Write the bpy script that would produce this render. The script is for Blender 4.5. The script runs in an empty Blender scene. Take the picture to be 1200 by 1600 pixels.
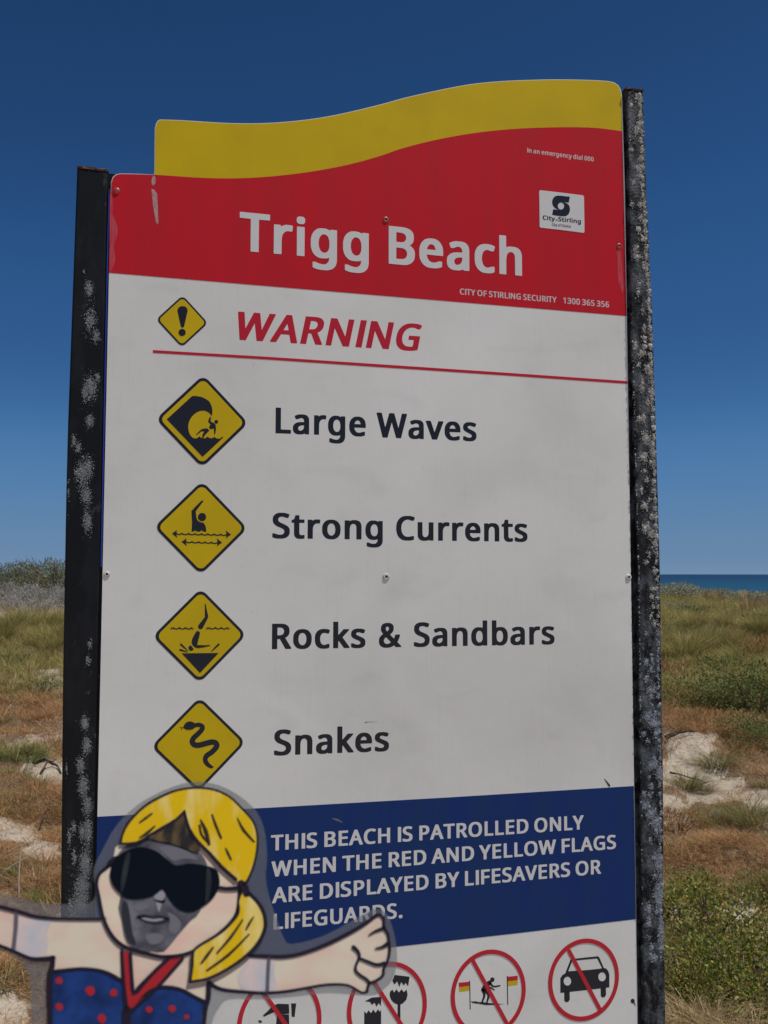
import bpy, bmesh, math, random
import numpy as np
from mathutils import Vector, Matrix
from math import sin, cos, pi, radians, hypot

SC = bpy.context.scene
COL = SC.collection
random.seed(11)
RNG = np.random.default_rng(11)

# ------------------------------------------------------------ camera
# Scene axes: the face of the sign board lies in the plane y = 0, its left edge at x = 0; z is up.
CAM = Vector((0.0252, -1.5141, 1.5))
FOC = 1488.0                                   # focal length in pixels of the 1200 x 1600 photograph
YAW, PITCH, ROLL = -0.2707, 0.0648, 0.0013
FWD = Vector((-sin(YAW) * cos(PITCH), cos(YAW) * cos(PITCH), sin(PITCH)))
_r = Vector((cos(YAW), sin(YAW), 0)); _u = _r.cross(FWD)
RGT = _r * cos(ROLL) + _u * sin(ROLL)
UPV = -_r * sin(ROLL) + _u * cos(ROLL)
cd = bpy.data.cameras.new('camera')
cd.sensor_fit = 'VERTICAL'; cd.sensor_height = 24; cd.sensor_width = 18
cd.lens = FOC / 1600 * 24
cd.clip_start = 0.02; cd.clip_end = 100000
cd.dof.use_dof = True; cd.dof.focus_distance = 1.68; cd.dof.aperture_fstop = 13.0
cam = bpy.data.objects.new('camera', cd); COL.objects.link(cam)
cam.matrix_world = Matrix(((RGT.x, UPV.x, -FWD.x, CAM.x), (RGT.y, UPV.y, -FWD.y, CAM.y), (RGT.z, UPV.z, -FWD.z, CAM.z), (0, 0, 0, 1)))
SC.camera = cam

# ------------------------------------------------------------ sky, sun, exposure
SUN = Vector((0.34, -0.215, 0.915)).normalized()
el = math.asin(SUN.z); az = math.atan2(SUN.x, SUN.y)
w = bpy.data.worlds.new('World'); SC.world = w; w.use_nodes = True
nt = w.node_tree; bg = nt.nodes['Background']
sky = nt.nodes.new('ShaderNodeTexSky'); sky.sky_type = 'NISHITA'; sky.sun_disc = False
sky.sun_elevation = el; sky.sun_rotation = az
sky.altitude = 0; sky.air_density = 0.3; sky.dust_density = 0.0; sky.ozone_density = 10.0
# the camera's rendering of that sky: one tone curve per channel, the same in every direction
def _lin(c): return (c / 255 / 12.92) if c <= 10.3 else ((c / 255 + .055) / 1.055) ** 2.4
_src = [(33, 50, 82), (40, 61, 98), (47, 70, 110), (63, 91, 137), (85, 119, 165), (106, 140, 178)]
_dst = [(33, 65, 110), (44, 85, 136), (52, 94, 146), (79, 122, 169), (97, 133, 170), (106, 137, 170)]
sc1 = nt.nodes.new('ShaderNodeVectorMath'); sc1.operation = 'SCALE'; sc1.inputs['Scale'].default_value = 0.06
cv = nt.nodes.new('ShaderNodeRGBCurve'); cv.mapping.use_clip = False; cv.mapping.extend = 'EXTRAPOLATED'
for ch in range(3):
    c = cv.mapping.curves[ch]; c.points[0].location = (0, 0); c.points[1].location = (1, .8)
    for p, q in zip(_src, _dst): c.points.new(_lin(p[ch]), _lin(q[ch]))
cv.mapping.update()
sc2 = nt.nodes.new('ShaderNodeVectorMath'); sc2.operation = 'SCALE'; sc2.inputs['Scale'].default_value = 10.0
nt.links.new(sky.outputs[0], sc1.inputs[0]); nt.links.new(sc1.outputs[0], cv.inputs['Color']); nt.links.new(cv.outputs[0], sc2.inputs[0])
nt.links.new(sc2.outputs[0], bg.inputs[0]); bg.inputs[1].default_value = 0.1
sl = bpy.data.lights.new('sun', 'SUN'); sl.energy = 3.7; sl.angle = radians(0.5); sl.color = (1, 0.95, 0.88)
so = bpy.data.objects.new('sun', sl); COL.objects.link(so)
so.rotation_euler = SUN.to_track_quat('Z', 'Y').to_euler(); so.location = (3, 2, 9)
SC.view_settings.view_transform = 'Standard'; SC.view_settings.look = 'None'
SC.view_settings.exposure = 0.0; SC.view_settings.gamma = 1.0; SC.view_settings.use_curve_mapping = False
SC.render.engine = 'CYCLES'; SC.cycles.transparent_max_bounces = 24

# ------------------------------------------------------------ helpers
def srgb(r, g, b):
    f = lambda c: (c / 255 / 12.92) if c <= 10.3 else ((c / 255 + .055) / 1.055) ** 2.4
    return (f(r), f(g), f(b), 1)

def mat(name, col, rough=.6, spec=.3, col2=None, scale=30, bump=0, bscale=200, lo=.4, hi=.6, metallic=0, coat=0, detail=4, stretch=(1, 1, 1)):
    m = bpy.data.materials.new(name); m.use_nodes = True; t = m.node_tree; b = t.nodes['Principled BSDF']
    b.inputs['Base Color'].default_value = col; b.inputs['Roughness'].default_value = rough
    b.inputs['Specular IOR Level'].default_value = spec; b.inputs['Metallic'].default_value = metallic
    b.inputs['Coat Weight'].default_value = coat; b.inputs['Coat Roughness'].default_value = .15
    tc = t.nodes.new('ShaderNodeTexCoord'); mp = t.nodes.new('ShaderNodeMapping'); mp.inputs['Scale'].default_value = stretch
    t.links.new(tc.outputs['Object'], mp.inputs[0])
    if col2 is not None:
        n = t.nodes.new('ShaderNodeTexNoise'); n.inputs['Scale'].default_value = scale; n.inputs['Detail'].default_value = detail
        r = t.nodes.new('ShaderNodeValToRGB'); r.color_ramp.elements[0].position = lo; r.color_ramp.elements[1].position = hi
        r.color_ramp.elements[0].color = col; r.color_ramp.elements[1].color = col2
        t.links.new(mp.outputs[0], n.inputs['Vector']); t.links.new(n.outputs[0], r.inputs[0]); t.links.new(r.outputs[0], b.inputs['Base Color'])
    if bump:
        n = t.nodes.new('ShaderNodeTexNoise'); n.inputs['Scale'].default_value = bscale; n.inputs['Detail'].default_value = 5
        k = t.nodes.new('ShaderNodeBump'); k.inputs['Strength'].default_value = bump; k.inputs['Distance'].default_value = .01
        t.links.new(mp.outputs[0], n.inputs['Vector']); t.links.new(n.outputs[0], k.inputs['Height']); t.links.new(k.outputs[0], b.inputs['Normal'])
    return m

def leafmat(name, cols, rough=.6, trans=.3, spec=.2):
    """foliage: each leaf or blade (mesh island) takes its own colour from the ramp"""
    m = bpy.data.materials.new(name); m.use_nodes = True; t = m.node_tree; b = t.nodes['Principled BSDF']; out = t.nodes['Material Output']
    g = t.nodes.new('ShaderNodeNewGeometry'); r = t.nodes.new('ShaderNodeValToRGB'); e = r.color_ramp.elements
    e[0].position = 0; e[0].color = cols[0]; e[1].position = 1; e[1].color = cols[-1]
    for i, c in enumerate(cols[1:-1]): q = e.new((i + 1) / (len(cols) - 1)); q.color = c
    t.links.new(g.outputs['Random Per Island'], r.inputs[0]); t.links.new(r.outputs[0], b.inputs['Base Color'])
    b.inputs['Roughness'].default_value = rough; b.inputs['Specular IOR Level'].default_value = spec
    tr = t.nodes.new('ShaderNodeBsdfTranslucent'); mx = t.nodes.new('ShaderNodeMixShader'); mx.inputs[0].default_value = trans
    t.links.new(r.outputs[0], tr.inputs[0]); t.links.new(b.outputs[0], mx.inputs[1]); t.links.new(tr.outputs[0], mx.inputs[2]); t.links.new(mx.outputs[0], out.inputs[0])
    return m

def link(name, me, m=None, parent=None):
    if m is not None: me.materials.append(m)
    o = bpy.data.objects.new(name, me); COL.objects.link(o)
    if parent is not None: o.parent = parent
    return o

def empty(name, loc=(0, 0, 0), rz=0):
    o = bpy.data.objects.new(name, None); COL.objects.link(o); o.location = loc; o.rotation_euler = (0, 0, rz); o.empty_display_size = .1
    return o

def tag(o, label=None, cat=None, group=None, kind=None):
    if label: o['label'] = label
    if cat: o['category'] = cat
    if group: o['group'] = group
    if kind: o['kind'] = kind
    return o

def copy_tree(o, parent=None):
    c = o.copy(); COL.objects.link(c); c.parent = parent
    for ch in list(o.children): copy_tree(ch, c)
    return c

def np_mesh(name, V, F):
    """V (n,3) array, F (m,k) index array, all faces with k corners"""
    me = bpy.data.meshes.new(name); V = np.asarray(V, 'f'); F = np.asarray(F, 'i'); k = F.shape[1]
    me.vertices.add(len(V)); me.vertices.foreach_set('co', V.ravel())
    me.loops.add(F.size); me.loops.foreach_set('vertex_index', F.ravel())
    me.polygons.add(len(F)); me.polygons.foreach_set('loop_start', np.arange(0, F.size, k, dtype='i'))
    me.polygons.foreach_set('loop_total', np.full(len(F), k, 'i'))
    me.update(calc_edges=True); me.validate()
    return me

def bm_mesh(name, bm):
    me = bpy.data.meshes.new(name); bmesh.ops.recalc_face_normals(bm, faces=bm.faces[:]); bm.to_mesh(me); bm.free(); return me

def flat(name, contours, y, t, m, parent=None, frame=None):
    """closed contours in a vertical plane (u, z), even-odd filled, as a thin solid of thickness t whose back lies at depth y"""
    cu = bpy.data.curves.new(name, 'CURVE'); cu.dimensions = '2D'; cu.fill_mode = 'BOTH'; cu.extrude = t / 2
    for c in contours:
        if isinstance(c[0], list): c = c[0]
        sp = cu.splines.new('POLY'); sp.points.add(len(c) - 1); sp.use_cyclic_u = True
        sp.points.foreach_set('co', np.array([(p[0], p[1], 0, 1) for p in c], 'f').ravel())
    ob = bpy.data.objects.new(name, cu)
    me = bpy.data.meshes.new_from_object(ob)
    bpy.data.objects.remove(ob); bpy.data.curves.remove(cu)
    n = len(me.vertices); co = np.empty(n * 3, 'f'); me.vertices.foreach_get('co', co); co = co.reshape(-1, 3)
    out = np.stack([co[:, 0], y - t / 2 - co[:, 2], co[:, 1]], 1)
    me.vertices.foreach_set('co', out.ravel()); me.name = name; me.update()
    me.materials.clear()
    return link(name, me, m, parent)

def smooth(pts, k=4, closed=False):
    """Catmull-Rom through the points"""
    n = len(pts); out = []
    rng = range(n) if closed else range(n - 1)
    for i in rng:
        P = [pts[(i + j) % n] if closed else pts[min(max(i + j, 0), n - 1)] for j in (-1, 0, 1, 2)]
        for j in range(k):
            t = j / k
            out.append(tuple(.5 * (2 * P[1][a] + (P[2][a] - P[0][a]) * t + (2 * P[0][a] - 5 * P[1][a] + 4 * P[2][a] - P[3][a]) * t * t + (3 * P[1][a] - P[0][a] - 3 * P[2][a] + P[3][a]) * t ** 3) for a in range(len(pts[0]))))
    if not closed: out.append(tuple(pts[-1]))
    return out

def stroke(pts, w, closed=False, cap=5):
    """outline of a marker line; w is one width or one per point"""
    n = len(pts); ws = [w] * n if not hasattr(w, '__len__') else list(w)
    if len(ws) != n: ws = list(np.interp(np.linspace(0, 1, n), np.linspace(0, 1, len(ws)), ws))
    L, R = [], []
    for i in range(n):
        a = pts[(i - 1) % n] if closed else pts[max(i - 1, 0)]; b = pts[(i + 1) % n] if closed else pts[min(i + 1, n - 1)]
        dx, dy = b[0] - a[0], b[1] - a[1]; l = hypot(dx, dy) or 1; nx, ny = -dy / l * ws[i] / 2, dx / l * ws[i] / 2
        L.append((pts[i][0] + nx, pts[i][1] + ny)); R.append((pts[i][0] - nx, pts[i][1] - ny))
    if closed: return [L, R]
    def arc(c, p, q, wd):
        a0 = math.atan2(p[1] - c[1], p[0] - c[0]); s = -pi / cap
        return [(c[0] + wd / 2 * cos(a0 + s * j), c[1] + wd / 2 * sin(a0 + s * j)) for j in range(1, cap)]
    return [L + arc(pts[-1], L[-1], R[-1], ws[-1]) + R[::-1] + arc(pts[0], R[0], L[0], ws[0])]

def circle(c, r, n=28, ry=None):
    ry = r if ry is None else ry
    return [(c[0] + r * cos(2 * pi * i / n), c[1] + ry * sin(2 * pi * i / n)) for i in range(n)]

def onplane(px, py, y=0.0):
    """photograph pixel -> (x, z) on the vertical plane at depth y"""
    d = FWD + RGT * ((px - 600) / FOC) - UPV * ((py - 800) / FOC)
    t = (y - CAM.y) / d.y
    return (CAM.x + d.x * t, CAM.z + d.z * t)

def P(pts, ox=0, oy=0, s=1.0):
    """points read off an enlargement with its origin and scale -> sign plane"""
    if isinstance(pts[0], list): pts = pts[0]
    return [onplane(ox + x / s, oy + y / s) for x, y in pts]
GLYPHS = {
 '&': (530, "148,-18 230,-18 265,-12 283,-8 314,6 349,26 362,16 388,-9 394,-12 503,-12 509,-11 513,-6 513,6 511,9 424,96 439,117 458,152 466,171 484,230 484,245 483,248 475,251 386,251 380,250 375,243 357,185 349,171 333,183 261,254 262,257 296,283 315,302 337,335 343,369 343,402 342,416 336,437 326,454 310,470 284,487 268,493 247,497 224,499 179,499 160,497 137,493 115,484 92,469 77,453 65,434 59,413 57,372 60,344 74,312 105,270 103,267 74,248 61,236 38,213 27,198 17,173 12,149 14,89 21,63 33,41 56,18 77,3 104,-9 136,-17/191,60 170,63 145,78 128,102 123,123 123,132 126,150 140,174 155,190 170,201 180,194 280,95 275,90 265,82 245,72 211,61/193,322 175,347 165,369 164,384 168,399 178,413 193,422 205,424 220,416 226,410 234,398 237,381 234,365 223,346 200,325 196,322"),
 '.': (218, "69,-21 106,-21 121,-20 140,-9 151,5 156,26 154,57 152,65 146,74 133,86 124,91 115,92 64,92 55,91 41,83 29,68 24,45 24,26 27,8 34,-3 41,-11 55,-18"),
 '0': (422, "160,-18 223,-18 238,-17 274,-6 303,11 326,34 337,50 349,72 360,102 369,146 375,209 373,303 366,348 354,392 337,428 318,452 305,464 281,482 242,496 212,499 167,499 148,497 119,491 97,481 80,470 60,450 44,428 33,405 26,383 17,345 12,315 9,272 11,180 18,134 30,89 48,51 73,19 100,0 109,-5 136,-15/187,58 167,66 159,72 150,81 137,105 129,126 122,162 117,198 117,233 116,240 117,248 117,282 122,317 129,354 139,380 152,401 164,412 182,421 191,422 217,413 227,404 234,398 246,377 255,351 262,317 267,263 267,216 262,162 255,129 244,99 232,80 217,68 196,58"),
 '1': (422, "164,-12 254,-12 260,-9 262,-6 262,483 260,488 254,491 169,490 44,394 36,384 37,370 63,336 69,330 74,328 110,328 119,334 151,361 155,364 157,362 158,-4 159,-9"),
 '3': (422, "122,-18 209,-18 262,-9 283,-2 320,21 331,32 351,56 366,92 370,129 370,143 367,170 363,188 351,210 334,229 323,238 290,254 313,269 331,287 343,305 349,320 354,342 355,372 354,396 345,425 336,441 325,453 316,463 295,478 268,490 238,496 220,497 142,497 124,496 101,491 79,484 38,464 14,449 10,444 10,429 38,388 44,384 80,384 136,413 166,422 185,422 199,421 225,407 238,390 243,380 245,363 239,335 222,312 211,303 200,297 176,289 161,286 136,285 88,284 82,281 80,276 80,218 83,211 89,210 161,209 208,200 227,191 250,168 258,140 255,114 253,105 235,79 223,70 202,61 175,57 151,57 107,64 79,73 49,86 14,86 7,81 6,15 10,9 37,-3 70,-12"),
 '5': (422, "126,-18 197,-18 220,-17 262,-8 293,6 317,24 343,51 358,80 367,111 370,146 369,177 367,191 360,219 343,247 320,269 308,278 297,285 268,298 239,304 223,305 152,305 142,304 137,306 144,401 147,413 329,414 335,419 336,425 336,485 334,488 329,491 58,491 52,490 49,486 30,267 31,246 37,240 67,222 100,222 139,229 178,230 202,226 218,220 235,209 253,183 259,150 259,129 253,108 242,90 227,76 196,61 173,57 151,58 107,67 85,75 61,86 26,86 20,83 18,78 18,15 21,9 50,-5 73,-11 110,-17"),
 '6': (422, "168,-18 227,-18 245,-17 281,-8 308,6 323,18 338,33 352,51 367,83 373,108 376,134 376,171 375,189 366,227 352,252 334,274 314,290 293,301 262,310 247,311 185,311 158,308 131,299 129,300 131,314 140,341 155,371 175,394 197,409 233,422 248,424 271,424 298,418 332,418 338,421 340,426 340,485 337,489 332,493 304,497 206,497 181,493 151,485 124,472 104,460 94,451 68,425 54,404 41,377 26,335 15,267 14,242 14,164 18,129 24,105 32,86 44,62 55,45 81,17 97,6 119,-6 142,-14/194,58 187,60 163,72 146,90 131,119 123,149 122,165 125,182 134,200 150,218 170,232 190,239 199,239 224,234 248,217 264,188 270,146 264,111 253,90 245,80 218,62 200,58"),
 'A': (467, "-18,-12 76,-12 83,-9 87,-4 137,128 140,135 145,136 284,136 289,128 339,-1 344,-9 352,-12 442,-12 448,-11 451,-7 451,8 448,18 268,485 262,493 256,494 173,494 167,493 162,488 -24,9 -24,-6/172,214 170,216 186,260 210,323 214,329 215,329 258,216 254,214"),
 'B': (475, "47,-12 253,-12 292,-9 320,-3 356,12 376,25 403,54 414,74 421,99 424,141 421,177 409,206 395,223 368,245 348,254 385,284 402,314 408,351 406,389 405,401 397,425 380,446 358,464 332,476 299,485 244,491 50,491 44,490 41,487 41,-4 42,-9/152,63 150,68 151,212 229,212 254,208 272,202 287,192 306,165 310,138 306,113 291,89 285,83 278,78 262,70 239,66 203,63/152,288 150,293 151,416 190,416 242,412 272,400 290,382 296,354 292,329 274,303 263,297 250,292 229,289 211,288"),
 'C': (462, "220,-18 292,-18 335,-15 349,-14 400,0 407,4 409,8 409,71 407,74 401,77 368,77 313,64 268,60 247,63 218,70 188,88 170,107 153,132 141,161 137,177 131,206 129,239 132,276 140,312 155,347 171,371 194,393 226,410 251,418 283,419 311,413 359,396 394,396 400,397 405,402 427,449 427,464 425,467 421,470 392,482 359,491 329,496 308,497 236,497 191,491 154,481 125,466 103,451 76,425 56,399 42,374 35,356 24,318 20,290 17,227 18,219 18,194 23,164 32,128 41,102 54,77 71,54 97,28 118,13 146,-2 169,-9 206,-17"),
 'D': (528, "47,-12 217,-12 274,-8 322,3 367,24 403,50 436,88 457,131 469,180 472,222 472,272 471,293 466,321 460,344 445,380 426,408 405,431 384,449 358,464 329,476 299,485 269,490 248,491 50,491 42,488 41,482 41,-4 42,-9/152,64 150,69 150,414 155,416 208,415 226,413 262,406 292,392 316,372 336,350 351,317 360,272 360,242 349,167 314,109 259,77 176,64"),
 'E': (411, "47,-12 347,-12 353,-11 356,-7 357,59 355,62 350,65 154,66 151,67 150,71 151,212 335,213 343,216 345,222 345,282 343,286 338,289 151,290 150,411 154,413 350,414 355,417 357,422 357,483 353,490 346,491 50,491 44,490 41,486 41,-4 42,-9"),
 'F': (387, "47,-12 140,-12 146,-11 149,-7 151,191 334,192 340,193 343,197 343,263 341,266 337,269 151,271 150,410 151,413 154,413 350,414 355,417 357,422 357,483 353,490 346,491 50,491 44,490 41,486 41,-4 42,-9"),
 'G': (527, "231,-18 314,-18 374,-14 439,0 457,6 462,9 463,15 463,258 460,263 454,265 259,265 251,262 249,257 249,195 252,189 259,187 355,186 355,74 353,68 322,61 280,59 250,63 221,71 202,81 185,93 170,108 156,126 138,167 129,216 129,254 131,273 140,312 144,323 155,345 172,368 197,392 226,407 256,416 275,419 301,419 334,413 392,394 430,395 434,399 457,450 457,465 451,470 413,484 385,491 350,496 328,497 251,497 199,491 166,481 145,472 125,461 106,448 82,425 62,403 50,383 35,351 23,311 18,276 17,231 18,203 24,161 32,129 47,93 57,75 74,54 100,30 122,13 157,-3 172,-8 206,-15"),
 'H': (536, "47,-12 140,-12 146,-11 149,-7 150,209 151,212 155,212 345,212 347,-7 350,-11 356,-12 446,-12 454,-9 456,-3 456,482 454,488 446,491 356,491 350,490 347,486 346,293 345,290 341,289 151,290 149,486 146,490 140,491 50,491 42,488 41,482 41,-4 42,-9"),
 'I': (266, "9,-12 214,-12 220,-11 223,-7 223,39 222,44 212,49 170,58 168,62 168,419 173,422 214,432 223,438 223,485 221,488 217,491 13,491 7,490 4,486 3,441 5,437 13,432 56,421 58,416 58,60 56,58 10,47 4,43 3,-6"),
 'L': (390, "47,-12 349,-12 355,-11 358,-6 358,59 356,62 352,65 154,66 150,68 150,483 148,488 142,491 49,491 43,488 41,485 41,-4 42,-9"),
 'N': (548, "47,-12 136,-12 142,-11 145,-7 145,309 153,300 353,-9 358,-12 364,-12 460,-12 468,-9 469,-3 469,482 467,488 460,491 374,491 368,490 365,486 365,171 362,172 356,182 158,488 151,491 52,491 47,491 42,488 41,482 41,-4 42,-9"),
 'O': (563, "222,-18 298,-18 317,-17 358,-8 374,-2 407,15 427,30 452,55 469,78 486,111 495,137 501,161 507,203 508,231 507,278 501,320 493,348 483,377 468,405 454,424 425,452 404,467 379,481 347,491 316,497 290,499 209,497 161,487 148,482 130,473 97,451 71,425 60,411 39,374 23,318 18,287 18,261 17,254 18,195 23,165 30,134 41,104 56,75 74,51 89,36 118,13 148,-2 175,-11 208,-17/253,60 241,61 206,73 187,85 167,105 149,137 138,165 131,206 129,245 131,275 138,315 150,347 166,373 185,394 211,409 242,419 263,421 283,419 319,407 338,395 359,373 376,344 385,317 393,278 396,239 393,204 387,168 376,137 357,104 340,85 313,70 283,61"),
 'P': (444, "47,-12 140,-12 146,-11 149,-7 151,174 241,177 262,180 292,187 316,198 342,215 360,231 375,251 387,278 393,297 396,330 396,351 393,378 385,405 373,428 349,454 329,467 313,475 284,484 248,490 226,491 50,491 44,490 41,486 41,-4 42,-9/152,250 150,255 151,415 169,416 193,415 223,410 242,404 256,396 278,367 285,335 283,315 277,297 269,285 250,268 238,262 218,256 187,252"),
 'R': (456, "47,-12 140,-12 146,-11 149,-7 150,182 151,185 155,185 200,185 306,3 311,-5 317,-11 323,-12 422,-12 428,-11 431,-8 432,6 430,11 310,207 311,210 345,230 367,251 382,272 393,300 396,330 396,354 393,383 388,401 382,416 371,434 347,458 321,473 296,482 251,490 229,491 50,491 44,490 41,487 41,-4 42,-9/152,261 150,266 151,414 193,415 209,413 238,407 258,398 278,374 285,341 278,308 262,283 247,273 229,267 202,262"),
 'S': (407, "123,-18 196,-18 215,-17 251,-11 274,-3 290,4 313,19 336,42 351,66 358,92 361,134 357,171 346,199 321,227 299,244 263,263 162,306 149,316 135,330 128,348 126,360 131,384 145,403 173,416 205,419 233,415 290,396 322,396 328,397 331,401 349,450 349,467 343,472 284,491 251,496 227,498 155,497 137,496 97,484 63,465 37,437 21,408 17,377 17,344 18,330 26,303 35,285 47,270 68,250 89,235 118,220 145,211 212,181 231,168 241,158 250,137 252,125 245,97 226,75 215,69 197,63 181,60 149,60 112,66 55,85 19,85 12,81 11,77 11,12 14,6 46,-6 70,-12"),
 'T': (411, "138,-12 232,-12 238,-11 241,-6 242,412 380,414 386,415 390,422 390,483 388,488 385,490 379,491 -7,491 -13,490 -16,486 -16,420 -11,415 -7,414 128,413 132,411 132,-4 134,-9"),
 'U': (529, "207,-18 278,-18 316,-14 344,-6 370,6 387,17 400,28 422,54 434,73 450,117 453,135 454,159 454,483 453,488 448,491 356,491 350,490 347,486 346,177 342,140 339,126 330,107 314,85 302,75 284,66 256,60 236,60 215,64 188,76 175,87 164,101 152,128 147,147 146,162 145,486 139,491 133,492 46,491 40,490 37,486 36,158 39,125 48,90 63,60 83,35 112,10 148,-8 188,-17"),
 'V': (441, "153,-12 247,-12 253,-11 256,-7 424,464 426,470 426,485 422,490 416,491 325,491 319,490 314,485 202,164 198,168 88,485 83,490 77,491 -14,491 -20,490 -23,486 -24,471 -12,437 143,3 147,-7"),
 'W': (663, "117,-12 211,-12 217,-11 220,-7 306,290 311,299 403,-6 407,-11 413,-12 502,-12 510,-9 512,-6 516,5 636,455 639,470 639,485 637,488 629,491 538,491 532,490 529,487 462,219 456,198 454,196 372,467 365,486 362,490 356,491 265,491 259,490 254,485 170,201 169,201 167,206 95,487 92,490 86,491 -5,491 -13,488 -15,485 -15,470 -12,455 110,-4 113,-9"),
 'Y': (418, "143,-12 235,-12 241,-11 244,-7 245,180 399,462 403,474 403,485 400,490 394,491 301,491 293,488 288,483 196,308 190,300 185,306 94,480 88,488 80,491 -14,491 -20,490 -23,486 -23,471 136,176 137,-4 138,-9"),
 'a': (415, "111,-18 172,-18 202,-15 235,-5 250,5 252,3 257,-9 263,-12 338,-12 346,-7 346,251 345,276 339,306 330,327 308,350 296,359 284,365 268,371 229,377 155,377 140,376 104,368 71,356 50,346 47,342 47,327 64,285 71,279 106,279 152,298 179,304 191,304 203,302 221,292 232,276 237,266 241,231 239,229 145,224 109,218 86,211 64,200 46,188 29,171 17,155 9,128 8,114 8,80 12,53 18,38 26,25 44,7 55,0 82,-12/152,55 133,65 120,83 118,98 119,107 122,122 129,131 146,146 161,152 196,160 239,162 240,146 238,128 232,105 222,86 211,75 184,60"),
 'b': (451, "198,-18 257,-18 274,-17 304,-8 337,12 358,32 375,56 390,90 399,137 400,174 399,222 390,270 376,302 358,327 333,351 304,367 274,376 256,377 202,377 173,374 145,364 140,364 139,517 136,520 130,521 40,521 35,518 33,513 34,-7 41,-12 115,-12 121,-9 126,3 128,4 143,-5 172,-15/209,57 182,66 172,73 161,87 150,110 146,129 141,167 141,200 146,233 153,258 160,273 173,287 188,297 209,302 241,296 268,274 285,234 291,179 285,126 279,107 265,83 256,72 242,63 223,57"),
 'c': (360, "168,-18 229,-18 272,-14 310,0 317,6 318,68 316,73 310,76 274,76 233,61 214,58 194,58 176,64 162,72 149,85 137,105 128,134 123,164 123,185 129,231 149,272 178,294 203,299 226,298 263,286 296,286 302,288 307,293 324,339 323,354 314,361 277,373 227,379 182,379 164,377 143,374 121,368 98,358 83,349 60,329 47,314 36,296 24,270 18,246 14,218 14,141 21,99 34,66 54,36 80,12 98,1 121,-9 137,-14"),
 'd': (451, "153,-18 211,-18 239,-15 272,-3 280,2 283,-1 285,-9 292,-12 370,-12 376,-11 379,-7 379,513 378,518 373,521 283,521 277,520 274,517 272,364 268,364 236,376 208,379 163,379 133,376 106,367 79,350 53,324 38,303 32,291 23,267 15,231 14,210 14,149 15,128 23,90 36,59 51,35 77,10 107,-8 133,-15/188,57 175,61 160,70 146,86 135,105 128,128 125,149 123,162 123,194 128,227 132,243 137,255 149,276 157,286 169,295 191,304 197,304 224,297 239,287 252,273 261,255 268,230 273,197 274,173 273,152 268,120 260,99 250,81 240,71 223,61 205,57"),
 'e': (417, "177,-18 247,-18 287,-14 344,4 349,8 352,12 352,72 349,79 343,80 308,80 253,61 226,57 205,58 182,64 166,73 157,81 140,101 129,128 125,149 125,155 127,157 359,157 365,159 368,162 369,216 367,236 360,276 349,300 328,330 302,353 284,364 256,374 218,379 173,379 155,377 127,371 91,355 59,326 44,306 32,284 24,266 18,240 14,212 14,143 18,114 24,92 41,59 65,29 78,17 100,3 119,-6 142,-14/128,228 128,233 134,254 149,278 156,285 178,300 191,302 215,299 238,281 253,249 256,230 254,228 251,228"),
 'f': (269, "56,-12 146,-12 152,-11 155,-7 156,300 160,302 239,303 245,306 247,311 247,363 246,368 238,371 158,372 156,374 156,378 159,408 171,437 184,447 197,451 226,444 260,444 266,447 270,452 283,494 283,509 274,515 242,523 214,526 166,526 148,524 128,520 100,508 77,487 66,471 57,452 51,423 49,373 -7,355 -13,350 -13,311 -10,305 -4,303 46,302 49,300 50,-4 51,-9"),
 'g': (451, "148,-172 223,-173 250,-171 287,-162 314,-150 339,-132 358,-108 369,-85 378,-45 379,-25 379,363 378,368 373,371 293,371 287,368 283,357 281,356 266,365 233,376 203,379 163,379 134,376 104,366 76,347 53,324 35,296 23,263 15,228 14,209 14,149 15,129 23,93 36,60 51,36 82,7 109,-8 139,-17 157,-18 212,-18 239,-15 273,-4 266,-46 248,-75 221,-93 194,-98 175,-98 137,-92 107,-83 83,-73 49,-73 42,-76 41,-81 41,-142 43,-147 82,-162 112,-168/196,57 173,62 148,84 140,96 128,129 123,161 123,195 128,230 135,252 146,272 173,296 200,302 220,298 236,289 249,278 259,261 268,236 273,209 274,168 273,141 268,117 260,96 250,79 236,67 224,61 205,56"),
 'h': (453, "39,-12 130,-12 136,-11 139,-7 140,179 141,203 146,234 153,257 162,275 172,286 191,298 211,302 236,301 257,287 273,260 277,228 278,-7 281,-11 287,-12 376,-12 382,-11 385,-6 385,242 382,278 376,302 367,323 351,344 329,359 310,368 280,376 263,377 203,377 176,374 140,362 139,513 137,518 131,521 41,521 35,518 33,515 33,-4 35,-9"),
 'i': (211, "39,-12 131,-12 137,-9 139,-6 139,363 138,368 133,371 41,371 35,368 33,365 33,-4 35,-9/68,408 103,408 115,409 125,414 136,423 144,437 145,468 142,483 132,497 118,505 110,506 65,506 52,503 43,497 37,491 32,483 29,470 29,447 30,435 41,419 58,409"),
 'k': (397, "39,-12 130,-12 138,-9 139,-4 140,122 151,133 155,130 260,-11 266,-12 367,-12 373,-11 376,-6 376,6 374,11 229,204 240,219 364,350 366,354 365,366 362,370 356,371 253,370 244,362 164,277 140,254 139,513 137,518 131,521 41,521 35,518 33,515 33,-4 35,-9"),
 'l': (211, "39,-12 131,-12 137,-9 139,-6 139,513 137,518 131,521 41,521 35,518 33,515 33,-4 35,-9"),
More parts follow.
